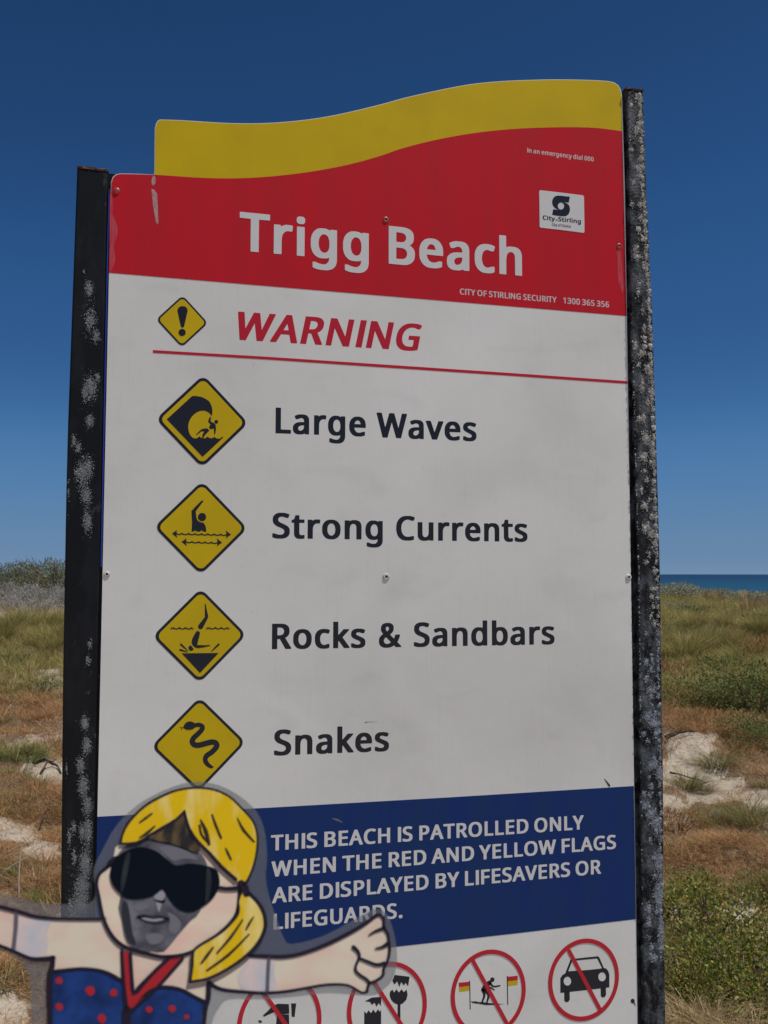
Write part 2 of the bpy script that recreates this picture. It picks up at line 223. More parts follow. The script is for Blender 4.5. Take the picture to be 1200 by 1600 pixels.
 'm': (666, "39,-12 130,-12 136,-11 139,-7 140,183 141,212 144,231 152,257 165,281 185,297 206,302 224,301 242,289 252,273 258,257 262,222 263,-4 265,-9 272,-12 359,-12 365,-11 368,-7 369,209 374,242 384,269 392,281 398,287 416,298 434,302 440,302 454,301 472,288 487,260 490,233 491,-7 494,-11 500,-12 589,-12 595,-11 598,-4 598,242 597,269 592,293 580,326 565,344 545,361 523,371 497,377 479,379 431,379 403,376 368,364 338,345 308,365 275,376 247,379 203,379 178,376 148,367 133,358 131,359 127,368 121,371 43,371 37,370 33,363 33,-3 34,-8"),
 'n': (453, "39,-12 130,-12 136,-11 139,-7 140,179 141,203 146,234 153,258 164,277 176,289 185,295 196,299 211,302 236,301 257,287 273,260 277,228 278,-7 281,-11 287,-12 376,-12 384,-9 385,-3 386,239 384,269 375,306 364,327 349,346 331,359 305,371 278,377 257,379 209,379 184,376 148,365 133,357 131,357 127,368 121,371 43,371 35,368 33,362 33,-4 35,-9"),
 'o': (444, "170,-18 232,-18 251,-17 289,-6 313,6 325,14 349,35 370,63 384,95 391,132 394,192 390,240 381,272 373,290 348,326 327,345 313,355 295,364 263,374 229,379 181,379 149,376 113,365 86,350 56,323 38,299 24,269 21,257 15,225 14,204 14,146 18,116 24,95 34,72 48,48 57,38 77,18 94,6 118,-6 136,-12/196,57 178,63 160,73 148,87 137,105 128,131 126,141 123,165 123,197 128,230 135,252 146,272 160,287 173,296 191,302 203,304 224,299 238,293 249,285 262,269 271,254 279,231 283,203 285,180 283,158 279,129 273,111 259,87 247,73 231,63 209,57"),
 'r': (315, "39,-12 130,-12 136,-11 139,-8 140,183 144,218 153,245 168,269 175,275 190,287 209,296 226,299 238,297 274,297 282,300 285,305 291,353 291,368 286,374 257,379 205,379 172,373 151,362 133,350 131,351 128,366 121,371 43,371 37,370 34,367 33,-4 35,-9"),
 's': (360, "108,-18 182,-18 224,-12 251,-3 275,10 294,27 306,45 313,69 315,111 310,138 303,155 294,165 282,177 259,193 149,240 133,249 122,258 117,270 117,278 121,287 131,296 155,304 172,305 194,301 244,285 281,285 289,291 307,333 307,348 302,355 253,371 218,377 193,379 143,379 122,377 98,373 74,365 52,353 20,320 11,281 11,258 14,237 26,213 44,195 64,181 184,127 202,112 208,101 208,93 205,80 196,69 190,64 169,57 134,55 107,61 53,82 19,82 12,78 11,74 11,12 13,7 26,0 56,-11 80,-15"),
 't': (280, "138,-18 196,-18 214,-17 242,-9 251,-3 252,53 250,57 242,61 209,61 188,57 179,57 172,59 159,68 149,84 146,110 146,300 149,302 239,303 245,304 249,311 249,365 247,368 241,371 147,372 145,447 144,452 136,455 70,455 62,450 38,376 -8,355 -13,350 -13,309 -11,306 -5,303 34,302 37,300 38,98 41,60 50,36 56,25 71,8 94,-8 119,-15"),
 'u': (453, "147,-18 209,-18 235,-15 268,-6 283,2 285,0 287,-7 295,-12 373,-12 379,-11 382,-7 382,363 379,370 373,371 284,371 278,370 275,366 274,165 270,126 262,102 250,81 236,69 224,63 202,57 178,60 158,72 150,83 141,102 137,137 136,366 130,371 124,372 38,371 32,370 29,366 29,116 30,90 36,59 47,36 53,29 67,13 82,1 113,-12 134,-17"),
 'v': (379, "119,-12 218,-12 224,-11 228,-7 364,350 364,365 361,370 355,371 263,371 255,368 249,356 170,140 87,366 81,371 76,371 -14,371 -20,370 -23,367 -24,353 -22,347 110,-3 113,-8"),
 'y': (381, "16,-172 80,-173 98,-171 119,-167 143,-155 158,-143 177,-123 190,-103 202,-79 216,-46 366,348 366,365 362,370 356,371 265,371 259,370 255,366 175,144 173,144 168,155 91,360 87,368 79,371 -13,371 -19,370 -22,367 -22,350 118,0 103,-42 93,-63 75,-85 56,-96 47,-98 -8,-97 -16,-102 -16,-163 -10,-168"),
}
GLYPHS = {k: (a, [[tuple(map(int, p.split(','))) for p in c.split()] for c in s.split('/')]) for k, (a, s) in GLYPHS.items()}
GLYPHS['I'] = (190, [[(38, -13), (38, 493), (152, 493), (152, -13)]])

def text_outline(txt, shear=0.0, space=150, track=0):
    """unit: cap height 1, x from 0 to width"""
    cs = []; x = 0.0
    for ch in txt:
        if ch == ' ': x += space; continue
        adv, gl = GLYPHS[ch]
        for c in gl: cs.append([((x + px + shear * (py + 13)) / 506, (py + 13) / 506) for px, py in c])
        x += adv + track
    x0 = min(p[0] for c in cs for p in c); x1 = max(p[0] for c in cs for p in c)
    return [[((p[0] - x0) / (x1 - x0), p[1]) for p in c] for c in cs]

def text_line(name, txt, a, b, cap, y, m, parent, shear=0.0, space=150, t=.00012, track=0):
    """lettering from the foot a of the first letter to the foot b of the last one (photo pixels), cap = letter height in pixels at a"""
    A = onplane(*a); B = onplane(*b)
    h = onplane(a[0], a[1] - cap)[1] - A[1]
    cs = [[(A[0] + (B[0] - A[0]) * p[0], A[1] + (B[1] - A[1]) * p[0] + h * p[1]) for p in c] for c in text_outline(txt, shear, space, track)]
    return flat(name, cs, y, t, m, parent)

# ------------------------------------------------------------ sign materials
M = {}
def panel_white():
    m = mat('sign white', (.74, .75, .74, 1), .42, .25, bump=.02, bscale=60)
    t = m.node_tree; b = t.nodes['Principled BSDF']; tc = t.nodes.new('ShaderNodeTexCoord')
    cols = []
    # broad wiped smudges, stretched sideways, and fine vertical run marks
    fac = None
    for scale, stretch, lo, hi, amt in ((1.6, (1, 1, 1.3), .40, .66, .17), (3.5, (1, 1, 1.2), .46, .72, .13), (9, (1, 1, 1.9), .55, .82, .12), (40, (6, 1, .25), .56, .8, .07), (130, (1, 1, 1), .66, .74, .12)):
        mp = t.nodes.new('ShaderNodeMapping'); mp.inputs['Scale'].default_value = stretch; t.links.new(tc.outputs['Object'], mp.inputs[0])
        n = t.nodes.new('ShaderNodeTexNoise'); n.inputs['Scale'].default_value = scale; n.inputs['Detail'].default_value = 6; n.inputs['Distortion'].default_value = .6
        t.links.new(mp.outputs[0], n.inputs[0])
        r = t.nodes.new('ShaderNodeMapRange'); r.inputs[1].default_value = lo; r.inputs[2].default_value = hi; r.inputs[4].default_value = amt
        t.links.new(n.outputs[0], r.inputs[0])
        if fac is None: fac = r.outputs[0]
        else:
            ad = t.nodes.new('ShaderNodeMath'); ad.operation = 'ADD'; t.links.new(fac, ad.inputs[0]); t.links.new(r.outputs[0], ad.inputs[1]); fac = ad.outputs[0]
    mx = t.nodes.new('ShaderNodeMix'); mx.data_type = 'RGBA'; mx.inputs[6].default_value = (.83, .83, .79, 1); mx.inputs[7].default_value = (.26, .25, .23, 1)
    t.links.new(fac, mx.inputs[0]); t.links.new(mx.outputs[2], b.inputs['Base Color'])
    return m
M['white'] = panel_white()
M['red'] = mat('sign red', (.60, .014, .026, 1), .45, .14, (.55, .017, .028, 1), 7, stretch=(3, 1, .4))
M['yellow'] = mat('sign yellow', (.66, .47, .008, 1), .45, .14, (.61, .43, .010, 1), 9)
M['blue'] = mat('sign blue', (.009, .034, .165, 1), .45, .14, (.011, .038, .145, 1), 9, stretch=(3, 1, .4))
M['ink'] = mat('sign dark ink', (.010, .012, .022, 1), .4, .4)
M['letter'] = mat('sign letter white', (.72, .71, .70, 1), .4, .4)
M['letter_dim'] = mat('sign faded letter', (.66, .56, .56, 1), .4, .4)
M['redink'] = mat('sign red ink', (.55, .012, .03, 1), .4, .4)
M['edge'] = mat('sign metal edge', (.5, .5, .5, 1), .35, .5, metallic=.8, bump=.1)
M['blueedge'] = mat('blue edge line', (.02, .05, .35, 1), .4, .4)
M['rivet'] = mat('rivet grey', (.68, .68, .66, 1), .45, .4, (.45, .44, .42, 1), 300)
M['rivetred'] = mat('rivet painted red', (.5, .05, .04, 1), .35, .5, (.3, .12, .08, 1), 500)
M['scrape'] = mat('scraped film', (.55, .34, .34, 1), .5, .3, (.40, .22, .22, 1), 180)
M['pale'] = mat('faded red film', (.56, .07, .09, 1), .5, .3, (.56, .03, .045, 1), 120, stretch=(3, 1, .3), lo=.45, hi=.62)

def post_paint(name, amount, rust):
    m = mat(name, (.006, .007, .009, 1), .5, .2, bump=.05 + amount * 2, bscale=220); t = m.node_tree; b = t.nodes['Principled BSDF']; tc = t.nodes.new('ShaderNodeTexCoord')
    def layer(base, col, scale, stretch, lo, hi, detail=8):
        mp = t.nodes.new('ShaderNodeMapping'); mp.inputs['Scale'].default_value = stretch; t.links.new(tc.outputs['Object'], mp.inputs[0])
        n = t.nodes.new('ShaderNodeTexNoise'); n.inputs['Scale'].default_value = scale; n.inputs['Detail'].default_value = detail; n.inputs['Roughness'].default_value = .65; t.links.new(mp.outputs[0], n.inputs[0])
        r = t.nodes.new('ShaderNodeMapRange'); r.inputs[1].default_value = lo; r.inputs[2].default_value = hi; t.links.new(n.outputs[0], r.inputs[0])
        mx = t.nodes.new('ShaderNodeMix'); mx.data_type = 'RGBA'; t.links.new(r.outputs[0], mx.inputs[0]); mx.inputs[7].default_value = col
        if isinstance(base, tuple): mx.inputs[6].default_value = base
        else: t.links.new(base, mx.inputs[6])
        return mx.outputs[2]
    c = layer((.006, .007, .009, 1), (.15, .165, .185, 1), 45, (1, 1, .7), .62 - amount * 1.5, .86 - amount * 1.2)
    c = layer(c, (.26, .27, .27, 1), 120, (1, 1, .6), .73 - amount, .84 - amount * .9)
    c = layer(c, (.012, .013, .016, 1), 16, (1, 1, .35), .50 + amount * .4, .60 + amount * .4, 3)
    c = layer(c, (.22, .085, .035, 1), 28, (1, 1, .6), .72 - rust, .80 - rust)
    t.links.new(c, b.inputs['Base Color'])
    return m
M['post_clean'] = post_paint('black post paint', .0, .0)
M['post_worn'] = post_paint('weathered post paint', .13, .03)
M['rust'] = mat('rust', (.06, .035, .025, 1), .85, .2, (.20, .11, .07, 1), 130, bump=.5)
M['lichen'] = leafmat('lichen', [(.07, .075, .08, 1), (.20, .22, .23, 1), (.36, .38, .39, 1), (.12, .13, .13, 1), (.26, .27, .27, 1)], .9, 0)
M['lichen_blue'] = leafmat('lichen blue grey', [(.10, .115, .14, 1), (.24, .27, .31, 1), (.40, .43, .46, 1), (.15, .17, .20, 1), (.30, .33, .37, 1)], .9, 0)
M['lichen_gold'] = leafmat('lichen warm', [(.34, .34, .33, 1), (.50, .50, .47, 1), (.14, .14, .14, 1), (.34, .30, .22, 1), (.62, .61, .58, 1), (.24, .25, .26, 1)], .9, 0)

# ------------------------------------------------------------ the beach sign
sign = empty('beach_sign', (0, 0, 0))
tag(sign, 'tall beach warning board with red, white and blue bands held between two black metal posts', 'sign')
TOP_EDGE = smooth([(250, 186.7), (268, 187.2), (287.5, 188), (333, 191), (367, 192.5), (408, 192.5), (450, 190), (500, 184), (550, 174), (600, 161.7), (632, 152.8), (680, 142), (732, 132), (780, 127), (828, 124.8), (876, 124), (924, 125), (950, 126.6)], 3)
tr = [(959, 128.5), (966, 133), (970, 140), (972, 150)]
outline = [(0, .42)] + P([(173, 300), (173.6, 285), (176, 277), (181, 272.5), (188, 271), (215, 271.5), (241.2, 272.8), (241.5, 230), (242, 200), (243.7, 193), (246.5, 188.5)] + TOP_EDGE + tr) + [(.9, 2.2), (.9, .42)]
panel = flat('panel', [outline], .0035, .0035, M['white'], sign)
panel.data.materials.append(M['edge'])
for p in panel.data.polygons:
    if abs(p.normal.y) < .5: p.material_index = 1
WAVE = smooth([(241.4, 273), (275, 275.4), (316.7, 278), (358, 278.8), (408, 277), (466.7, 271), (516.7, 263), (558, 254), (600, 241.7), (628, 232), (680, 218.8), (740, 208), (796, 202), (844, 199.6), (892, 198.8), (932, 200), (972, 205)], 3)
e = .0006
def inset_right(p): return [(min(a, .8992), b) for a, b in p]
yel = inset_right(P([(242.2, 272), (242.4, 230), (243, 200), (244.6, 193.6), (247.3, 189.5)] + [(x, y + .9) for x, y in TOP_EDGE] + [(958.5, 129.5), (965.3, 133.8), (969.2, 141), (971, 150)])) + inset_right(P(WAVE))[::-1]
flat('yellow_band', [yel], 0, .0003, M['yellow'], panel)
redp = P([(169.8, 426.2), (171.5, 360), (173.6, 300), (174.2, 286), (176.8, 278), (181.5, 273.6), (188, 272), (215, 272.4), (241.4, 273.4)]) + inset_right(P(WAVE)) + [(.8992, onplane(978, 493.7)[1])] + P([(740, 474), (500, 454)])
flat('red_band', [redp], 0, .0003, M['red'], panel)
bt = P([(154.3, 1276), (430, 1261.5), (700, 1246)]) + [(.8992, onplane(992, 1228)[1]), (.8992, onplane(993.7, 1436)[1])] + P([(800, 1459), (620, 1479)])
bt.append((.0006, bt[-1][1] - .002)); bt[0] = (.0006, bt[0][1])
flat('blue_band', [bt], 0, .0003, M['blue'], panel)
flat('red_rule', [P([(239, 547), (420, 557.6), (600, 569.6), (800, 583)]) + [(.8992, onplane(980, 595.5)[1]), (.8992, onplane(980, 599.8)[1])] + P([(800, 587.4), (600, 574.2), (420, 562), (239, 551.4)])], 0, .0003, M['redink'], panel)
flat('blue_edge_strip', [[(-.0022, 1.51), (-.0022, 2.0), (-.0016, 2.1), (-.0003, 2.1), (-.0003, 1.51)]], .0032, .003, M['blueedge'], panel)  # thin blue strip along the upper part of the panel's left edge

# lettering
L1 = -.0003
T = lambda *a, **k: text_line('lettering', *a, parent=panel, **k)
T('Trigg', (374, 391.7), (576, 409.5), 61, L1, M['letter'], t=.0003)
T('Beach', (607.2, 412.2), (815.5, 431.4), 59.5, L1, M['letter'], t=.0003)
text_line('lettering', 'WARNING', (371.5, 531), (659.5, 549), 44.5, 0, M['redink'], panel, shear=.2)
T('CITY OF STIRLING SECURITY', (718.4, 460), (869.5, 473.2), 9.4, L1, M['letter_dim'])
T('1300 365 356', (880, 474), (951.6, 480.6), 9.3, L1, M['letter_dim'])
T('In an emergency dial 000', (823.8, 238.2), (927.5, 252.6), 7.2, L1, M['letter_dim'])
T('Large', (430.5, 677), (571.5, 682), 40.5, 0, M['ink'])
T('Waves', (588.5, 683.3), (744.6, 689.5), 39, 0, M['ink'])
T('Strong', (425.4, 841), (598, 843.4), 39.8, 0, M['ink'])
T('Currents', (619, 844), (824.3, 846.6), 38, 0, M['ink'])
T('Rocks', (424.8, 1014.4), (571, 1012.2), 40, 0, M['ink'])
T('&', (592, 1012), (627, 1011), 38, 0, M['ink'])
T('Sandbars', (646.6, 1010.8), (866.6, 1006.6), 38, 0, M['ink'])
T('Snakes', (428, 1180.6), (607.8, 1173.4), 40, 0, M['ink'])
T('THIS BEACH IS PATROLLED ONLY', (423.2, 1329.2), (912, 1295.6), 24.2, L1, M['letter'])
T('WHEN THE RED AND YELLOW FLAGS', (424, 1370.2), (962.4, 1326), 24.2, L1, M['letter'])
T('ARE DISPLAYED BY LIFESAVERS OR', (425, 1411.4), (939, 1365), 24.4, L1, M['letter'])
T('LIFEGUARDS.', (427, 1452.6), (628.8, 1434), 24.6, L1, M['letter'])

# council sticker
st = flat('sticker', [P([(842.2, 299.5), (843.5, 297.4), (878, 301.3), (910.5, 305.4), (912.2, 307.6), (912.7, 340), (913, 362.3), (911.6, 364), (878, 359.6), (844.5, 355.9), (843, 354), (842.7, 325)])], L1, .0004, M['letter'], panel)
E1 = (830, 290, 12)
S_out = smooth([(560, 193), (480, 192), (425, 220), (393, 280), (393, 345), (420, 400), (465, 437), (520, 460)], 3) + [(410, 447), (388, 548), (470, 566)] + smooth([(590, 578), (650, 572), (700, 530), (722, 460), (715, 400), (690, 355), (640, 325), (595, 308)], 3) + [(700, 323), (722, 213), (640, 203)]
flat('emblem', [P(S_out, *E1), P(circle((555, 386), 60, 20, 66), *E1)], L1 - .0004, .0002, M['ink'], st)
stx = lambda txt, a, b, cap, m: text_line('sticker_lettering', txt, a, b, cap, L1 - .0004, m, st, t=.0002)
M['inkgrey'] = mat('sticker grey ink', (.16, .16, .2, 1), .5)
stx('City', (847.6, 343.2), (867, 345.4), 6.6, M['ink']); stx('of', (867.8, 345.4), (871.2, 345.8), 3.4, M['inkgrey']); stx('Stirling', (872, 345.7), (907.4, 349.6), 6.6, M['ink'])
stx('City of Choice', (862, 353), (891.6, 356), 4.2, M['inkgrey'])

# the four diamond pictograms and the four prohibition rings
def diamond(cx, cy, half_w, half_h, border, rad_px, label):
    C = onplane(cx, cy); hw = (onplane(cx + half_w, cy)[0] - onplane(cx - half_w, cy)[0]) / 2; hh = (onplane(cx, cy - half_h)[1] - onplane(cx, cy + half_h)[1]) / 2
    px = hw / half_w
    def rnd(h, w_, r):
        a = w_ + r * .414; b = h + r * .414; out = []
        # straight-sided square on its corner with rounded tips
        for k in range(4):
            ang = pi / 2 * k; tip = (a if k % 2 == 0 else b)
            cc = (cos(ang) * (tip - r * 1.414), sin(ang) * (tip - r * 1.414))
            for j in range(7):
                q = ang - pi / 4 + pi / 2 * j / 6
                out.append((C[0] + cc[0] + r * cos(q), C[1] + cc[1] + r * sin(q)))
        return out
    o = flat('warning_pictogram', [rnd(hh, hw, rad_px * px)], 0, .0003, M['ink'], sign)
    flat('yellow_diamond', [rnd(hh - border * px * 1.0, hw - border * px * 1.0, (rad_px - border * .6) * px)], -.0003, .0002, M['yellow'], o)
    o['label'] = label
    return o
Y2 = -.0005
def symbol(par, contours, m='ink', y=Y2, name='symbol'): return flat(name, contours, y, .0002, M[m], par)

d = diamond(284.7, 502, 37.6, 37.4, 3.2, 8, 'small yellow diamond with an exclamation mark')
X = (220, 450, 6)
excl = smooth([(343, 215), (352, 188), (375, 173), (407, 173), (431, 188), (439, 215)], 4) + smooth([(407, 358), (400, 369), (391, 372), (381, 369), (374, 358)], 3)
symbol(d, [P(excl, *X), P(circle((387, 418), 34, 24), *X)])

d = diamond(316.6, 658, 67.6, 67.6, 5.2, 12, 'yellow diamond with a black breaking wave and a surfer')
W15 = (280, 620, 15)
c3 = lambda x, y: ((200 + x / 4.704 - 280) * 15, (560 + y / 4.704 - 620) * 15)
wave = [c3(285, 448), c3(470, 278)] + smooth([c3(490, 276), (500, 0), (600, 40), (700, 110), (750, 200), (775, 300), (776, 380), (765, 445)], 3) + smooth([(762, 442), (735, 420), (690, 370), (630, 338), (555, 325), (450, 345), (350, 410), (280, 490), (230, 590), (210, 720), (240, 860), (300, 945), (370, 975), (430, 962), (475, 925)], 3) \
    + smooth([(475, 925), (505, 955), (560, 970), (615, 968), (660, 932)], 3) + smooth([(660, 932), (700, 960), (745, 973), (790, 960), (825, 935)], 3) + smooth([(825, 935), (865, 970), (920, 982), (970, 970), (1005, 932)], 3) + [(1030, 955), c3(548, 724)]
symbol(d, [P(wave, *W15)])
symbol(d, [P(circle((868, 587), 44, 20), *W15)])
symbol(d, [P(smooth([(725, 470), (745, 485), (735, 560), (752, 592), (800, 610), (848, 650), (860, 740), (855, 820), (835, 885), (820, 870), (815, 790), (800, 740), (745, 762), (695, 715), (735, 655), (690, 600), (680, 570), (700, 510)], 2, True), *W15)])
symbol(d, [P([(385, 895), (500, 780), (545, 750), (655, 740), (708, 790), (640, 860), (585, 920), (575, 958), (540, 962), (542, 890), (588, 812), (520, 812), (470, 850), (415, 897)], *W15)])

d = diamond(314.6, 824.5, 68.3, 68.3, 5, 12, 'yellow diamond with a swimmer raising an arm over arrowed water lines')
S10 = (260, 770, 10.909)
symbol(d, [P([(600, 132), (635, 135), (500, 315), (505, 370), (515, 440), (540, 480), (580, 502), (630, 510), (660, 550), (675, 600), (680, 665)] + smooth([(680, 665), (640, 660), (597, 640)], 3) + smooth([(597, 640), (565, 662), (520, 658), (487, 640)], 3) + [(460, 660), (430, 665), (437, 500), (426, 310), (500, 230)], *S10)])
symbol(d, [P(circle((607, 413), 70, 26), *S10)])
def scallop(x0, y0, x1, y1, cusps, th=34, am=20):
    top = []; k = [x0] + [c for c in cusps if x0 < c < x1] + [x1]
    for a, b in zip(k[:-1], k[1:]):
        for j in range(6):
            t = j / 6; x = a + (b - a) * t; yy = y0 + (y1 - y0) * (x - x0) / (x1 - x0)
            top.append((x, yy - am + am * 1.25 * (1 - (2 * t - 1) ** 2)))
    top.append((x1, y1 - am)); yc = (y0 + y1) / 2
    bot = [(x, y + th - (8 if abs(y - yc) > 3 else 0)) for x, y in top]
    bot = [(x, y0 + (y1 - y0) * (x - x0) / (x1 - x0) + (y - (y0 + (y1 - y0) * (x - x0) / (x1 - x0))) * .55 + th * .62) for x, y in top]
    return top + bot[::-1]
def arrow(x0, y0, x1, y1, cusps):
    symbol(d, [P([(x0, y0), (x0 + 90, y0 - 64), (x0 + 70, y0), (x0 + 90, y0 + 72)], *S10)])
    symbol(d, [P([(x1, y1), (x1 - 90, y1 - 70), (x1 - 70, y1), (x1 - 90, y1 + 64)], *S10)])
    symbol(d, [P(scallop(x0 + 72, y0 + 0, x1 - 72, y1 + 2, cusps), *S10)])
arrow(95, 695, 1100, 712, (262, 378, 487, 597, 707, 812, 922))
arrow(258, 835, 948, 848, (437, 550, 660, 765))

d = diamond(312.6, 993, 68.6, 69, 5, 12, 'yellow diamond with a diver striking a rock below the water line')
R10 = (260, 930, 10.909)
symbol(d, [P([(655, 145), (668, 148), (690, 260), (712, 350), (708, 385), (660, 480), (625, 550), (600, 578), (562, 578), (537, 548), (545, 510), (655, 372), (655, 300)], *R10)])
symbol(d, [P([(515, 613), (545, 610), (568, 625), (572, 655), (540, 780), (525, 848), (640, 852), (745, 848), (745, 864), (640, 888), (540, 903), (485, 890), (448, 855), (428, 810), (440, 740), (490, 645)], *R10)])
symbol(d, [P([(375, 885), (395, 858), (420, 858), (440, 885), (465, 915), (450, 938), (420, 950), (385, 930)], *R10)])
for a, b in (((247, 838), (365, 945)), ((235, 932), (360, 968)), ((890, 838), (765, 958))): symbol(d, [P(stroke([a, ((a[0] + b[0]) / 2, (a[1] + b[1]) / 2), b], [34, 26, 10]), *R10)])
symbol(d, [P([(260, 990), (890, 984), (572, 1325)], *R10)])
symbol(d, [P([(60, 590)] + scallop(88, 560, 462, 562, (115, 220, 325, 430), 34, 24), *R10)]); symbol(d, [P([(668, 588)] + scallop(695, 560, 1075, 560, (725, 835, 935, 1037), 34, 24), *R10)])

d = diamond(311, 1163, 69, 69, 5, 12, 'yellow diamond with a black wriggling snake')
SN = (220, 900, 4.704)
symbol(d, y=Y2 - .0001, contours=[P(smooth([(312, 1108), (330, 1080), (358, 1068), (388, 1076), (402, 1092), (398, 1112), (378, 1126), (345, 1130), (322, 1122)], 3, True), *SN)])
symbol(d, [P(stroke(smooth([(385, 1100), (425, 1093), (450, 1103), (452, 1122), (428, 1152), (390, 1188), (378, 1215), (392, 1238), (425, 1243), (470, 1232), (520, 1220), (552, 1228), (556, 1255), (520, 1295), (482, 1322), (474, 1355), (492, 1385), (518, 1402), (530, 1402)], 4), [30, 32, 34, 36, 38, 40, 40, 40, 40, 40, 38, 36, 34, 26, 10]), *SN)])
for q in ([(322, 1110), (300, 1116)], [(302, 1116), (289, 1110)], [(302, 1116), (297, 1134)]): symbol(d, [P(stroke(q, 4), *SN)])

def ring(cx, cy, rx, ry, wpx, slash, label):
    C = onplane(cx, cy); rw = (onplane(cx + rx, cy)[0] - onplane(cx - rx, cy)[0]) / 2; rh = (onplane(cx, cy - ry)[1] - onplane(cx, cy + ry)[1]) / 2
    k = rw / rx; tw = wpx * k
    o = flat('prohibition_ring', [circle(C, rw, 72, rh), circle(C, rw - tw, 72, rh - tw)], -.0003, .0003, M['redink'], sign)
    flat('slash', [stroke(P(slash), tw * .92, cap=3)], -.00036, .0003, M['redink'], o)
    o['label'] = label
    return o
K = (680, 1440, 3.529)
kp = lambda x, y: (K[0] + x / K[2], K[1] + y / K[2])
d = ring(912.3, 1530.6, 55.3, 64.2, 6.2, [kp(737, 160), kp(908, 484)], 'red ring and slash over a black car')
E3 = 0
symbol(d, [P([(690, 393), (690, 312), (700, 296), (716, 286), (722, 276), (745, 273), (800, 270), (860, 265), (905, 260), (926, 256), (942, 258), (954, 272), (960, 292), (960, 362), (870, 373), (780, 383)], *K), P(circle((729, 328), 21, 24, 25), *K), P(circle((920, 304), 21, 24, 25), *K)], y=E3)
symbol(d, [P([(720, 277), (745, 212), (752, 206), (895, 191), (904, 196), (932, 260), (922, 260), (893, 203), (756, 216), (733, 275)], *K)], y=E3)
symbol(d, [P([(711, 388), (741, 384), (742, 430), (734, 442), (720, 444), (712, 436)], *K)], y=E3); symbol(d, [P([(912, 366), (941, 362), (942, 402), (935, 416), (921, 418), (913, 410)], *K)], y=E3)
d = ring(763.4, 1551.8, 58.6, 68.2, 6.3, [kp(207, 214), kp(392, 556)], 'red ring and slash over a board rider between two flags')
symbol(d, [P(circle((315, 320), 12, 18, 13), *K)], y=E3)
symbol(d, [P(stroke(smooth([(300, 335), (282, 352), (266, 372)], 3), [22, 27, 24]), *K)], y=E3)
symbol(d, [P(stroke(smooth([(262, 378), (271, 405), (259, 443)], 3), [18, 13, 9]), *K)], y=E3); symbol(d, [P(stroke(smooth([(276, 382), (294, 406), (285, 445)], 3), [18, 13, 9]), *K)], y=E3)
symbol(d, [P(stroke(smooth([(304, 340), (322, 358), (357, 353)], 3), [13, 10, 7]), *K)], y=E3); symbol(d, [P(stroke(smooth([(290, 358), (308, 366), (326, 377)], 3), [12, 9, 6]), *K)], y=E3)
symbol(d, [P([(198, 438), (210, 441), (222, 439), (240, 444), (260, 443), (300, 449), (345, 453), (378, 454), (340, 459), (280, 460), (240, 453), (215, 450), (202, 446)], *K)], y=E3)
for a, b in (((190, 328), (193, 482)), ((397, 302), (400, 457))): symbol(d, [P(stroke([a, b], 5), *K)], y=E3)
symbol(d, [P([(130, 337), (188, 331), (189, 354), (131, 361)], *K)], 'redink', E3, 'red_flag'); symbol(d, [P([(131, 361.5), (189, 354.5), (190, 379), (132, 387)], *K)], 'yellow', E3, 'yellow_flag')
symbol(d, [P([(399.5, 304), (455, 298), (455, 322), (399.5, 329)], *K)], 'redink', E3, 'red_flag'); symbol(d, [P([(399.5, 329.5), (455, 322.5), (455, 347), (399.5, 355)], *K)], 'yellow', E3, 'yellow_flag')
B = (360, 1400, 3.529)
bp_ = lambda x, y: (B[0] + x / B[2], B[1] + y / B[2])
d = ring(605.2, 1575, 62.4, 72.6, 6.6, [bp_(790, 470), bp_(1000, 800)], 'red ring and slash over a broken bottle and glass')
symbol(d, [P([(905, 435), (988, 445), (980, 497), (966, 478), (957, 494), (942, 474), (931, 502), (920, 470), (905, 488), (893, 468)], *B)], y=E3)
symbol(d, [P([(880, 528), (893, 516), (903, 532), (915, 514), (929, 532), (944, 514), (956, 530), (972, 516), (977, 545), (970, 572), (950, 592), (937, 598), (938, 760), (960, 775), (900, 775), (922, 760), (922, 598), (900, 588), (885, 570), (878, 548)], *B)], y=E3)
symbol(d, [P([(742, 580), (780, 560), (832, 556), (830, 606), (818, 590), (806, 610), (795, 588), (780, 600), (770, 584)], *B)], y=E3)
symbol(d, [P([(738, 636), (750, 648), (762, 630), (775, 646), (788, 626), (800, 644), (814, 624), (824, 638), (831, 628), (831, 770), (738, 778)], *B)], y=E3)
d = ring(437, 1599, 66, 77, 6.9, [bp_(160, 500), bp_(390, 830)], 'red ring and slash over a tipped container, lowest ring at left')
symbol(d, [P([(180, 658), (205, 635), (232, 606), (262, 594), (322, 596), (325, 648), (282, 654), (240, 640), (184, 666)], *B)], y=E3)
symbol(d, [P([(256, 656), (323, 653), (325, 760), (248, 770)], *B)], y=E3); symbol(d, [P([(335, 592), (363, 592), (354, 667), (338, 665)], *B)], y=E3); symbol(d, [P([(155, 684), (174, 688), (172, 699), (156, 698)], *B)], y=E3)

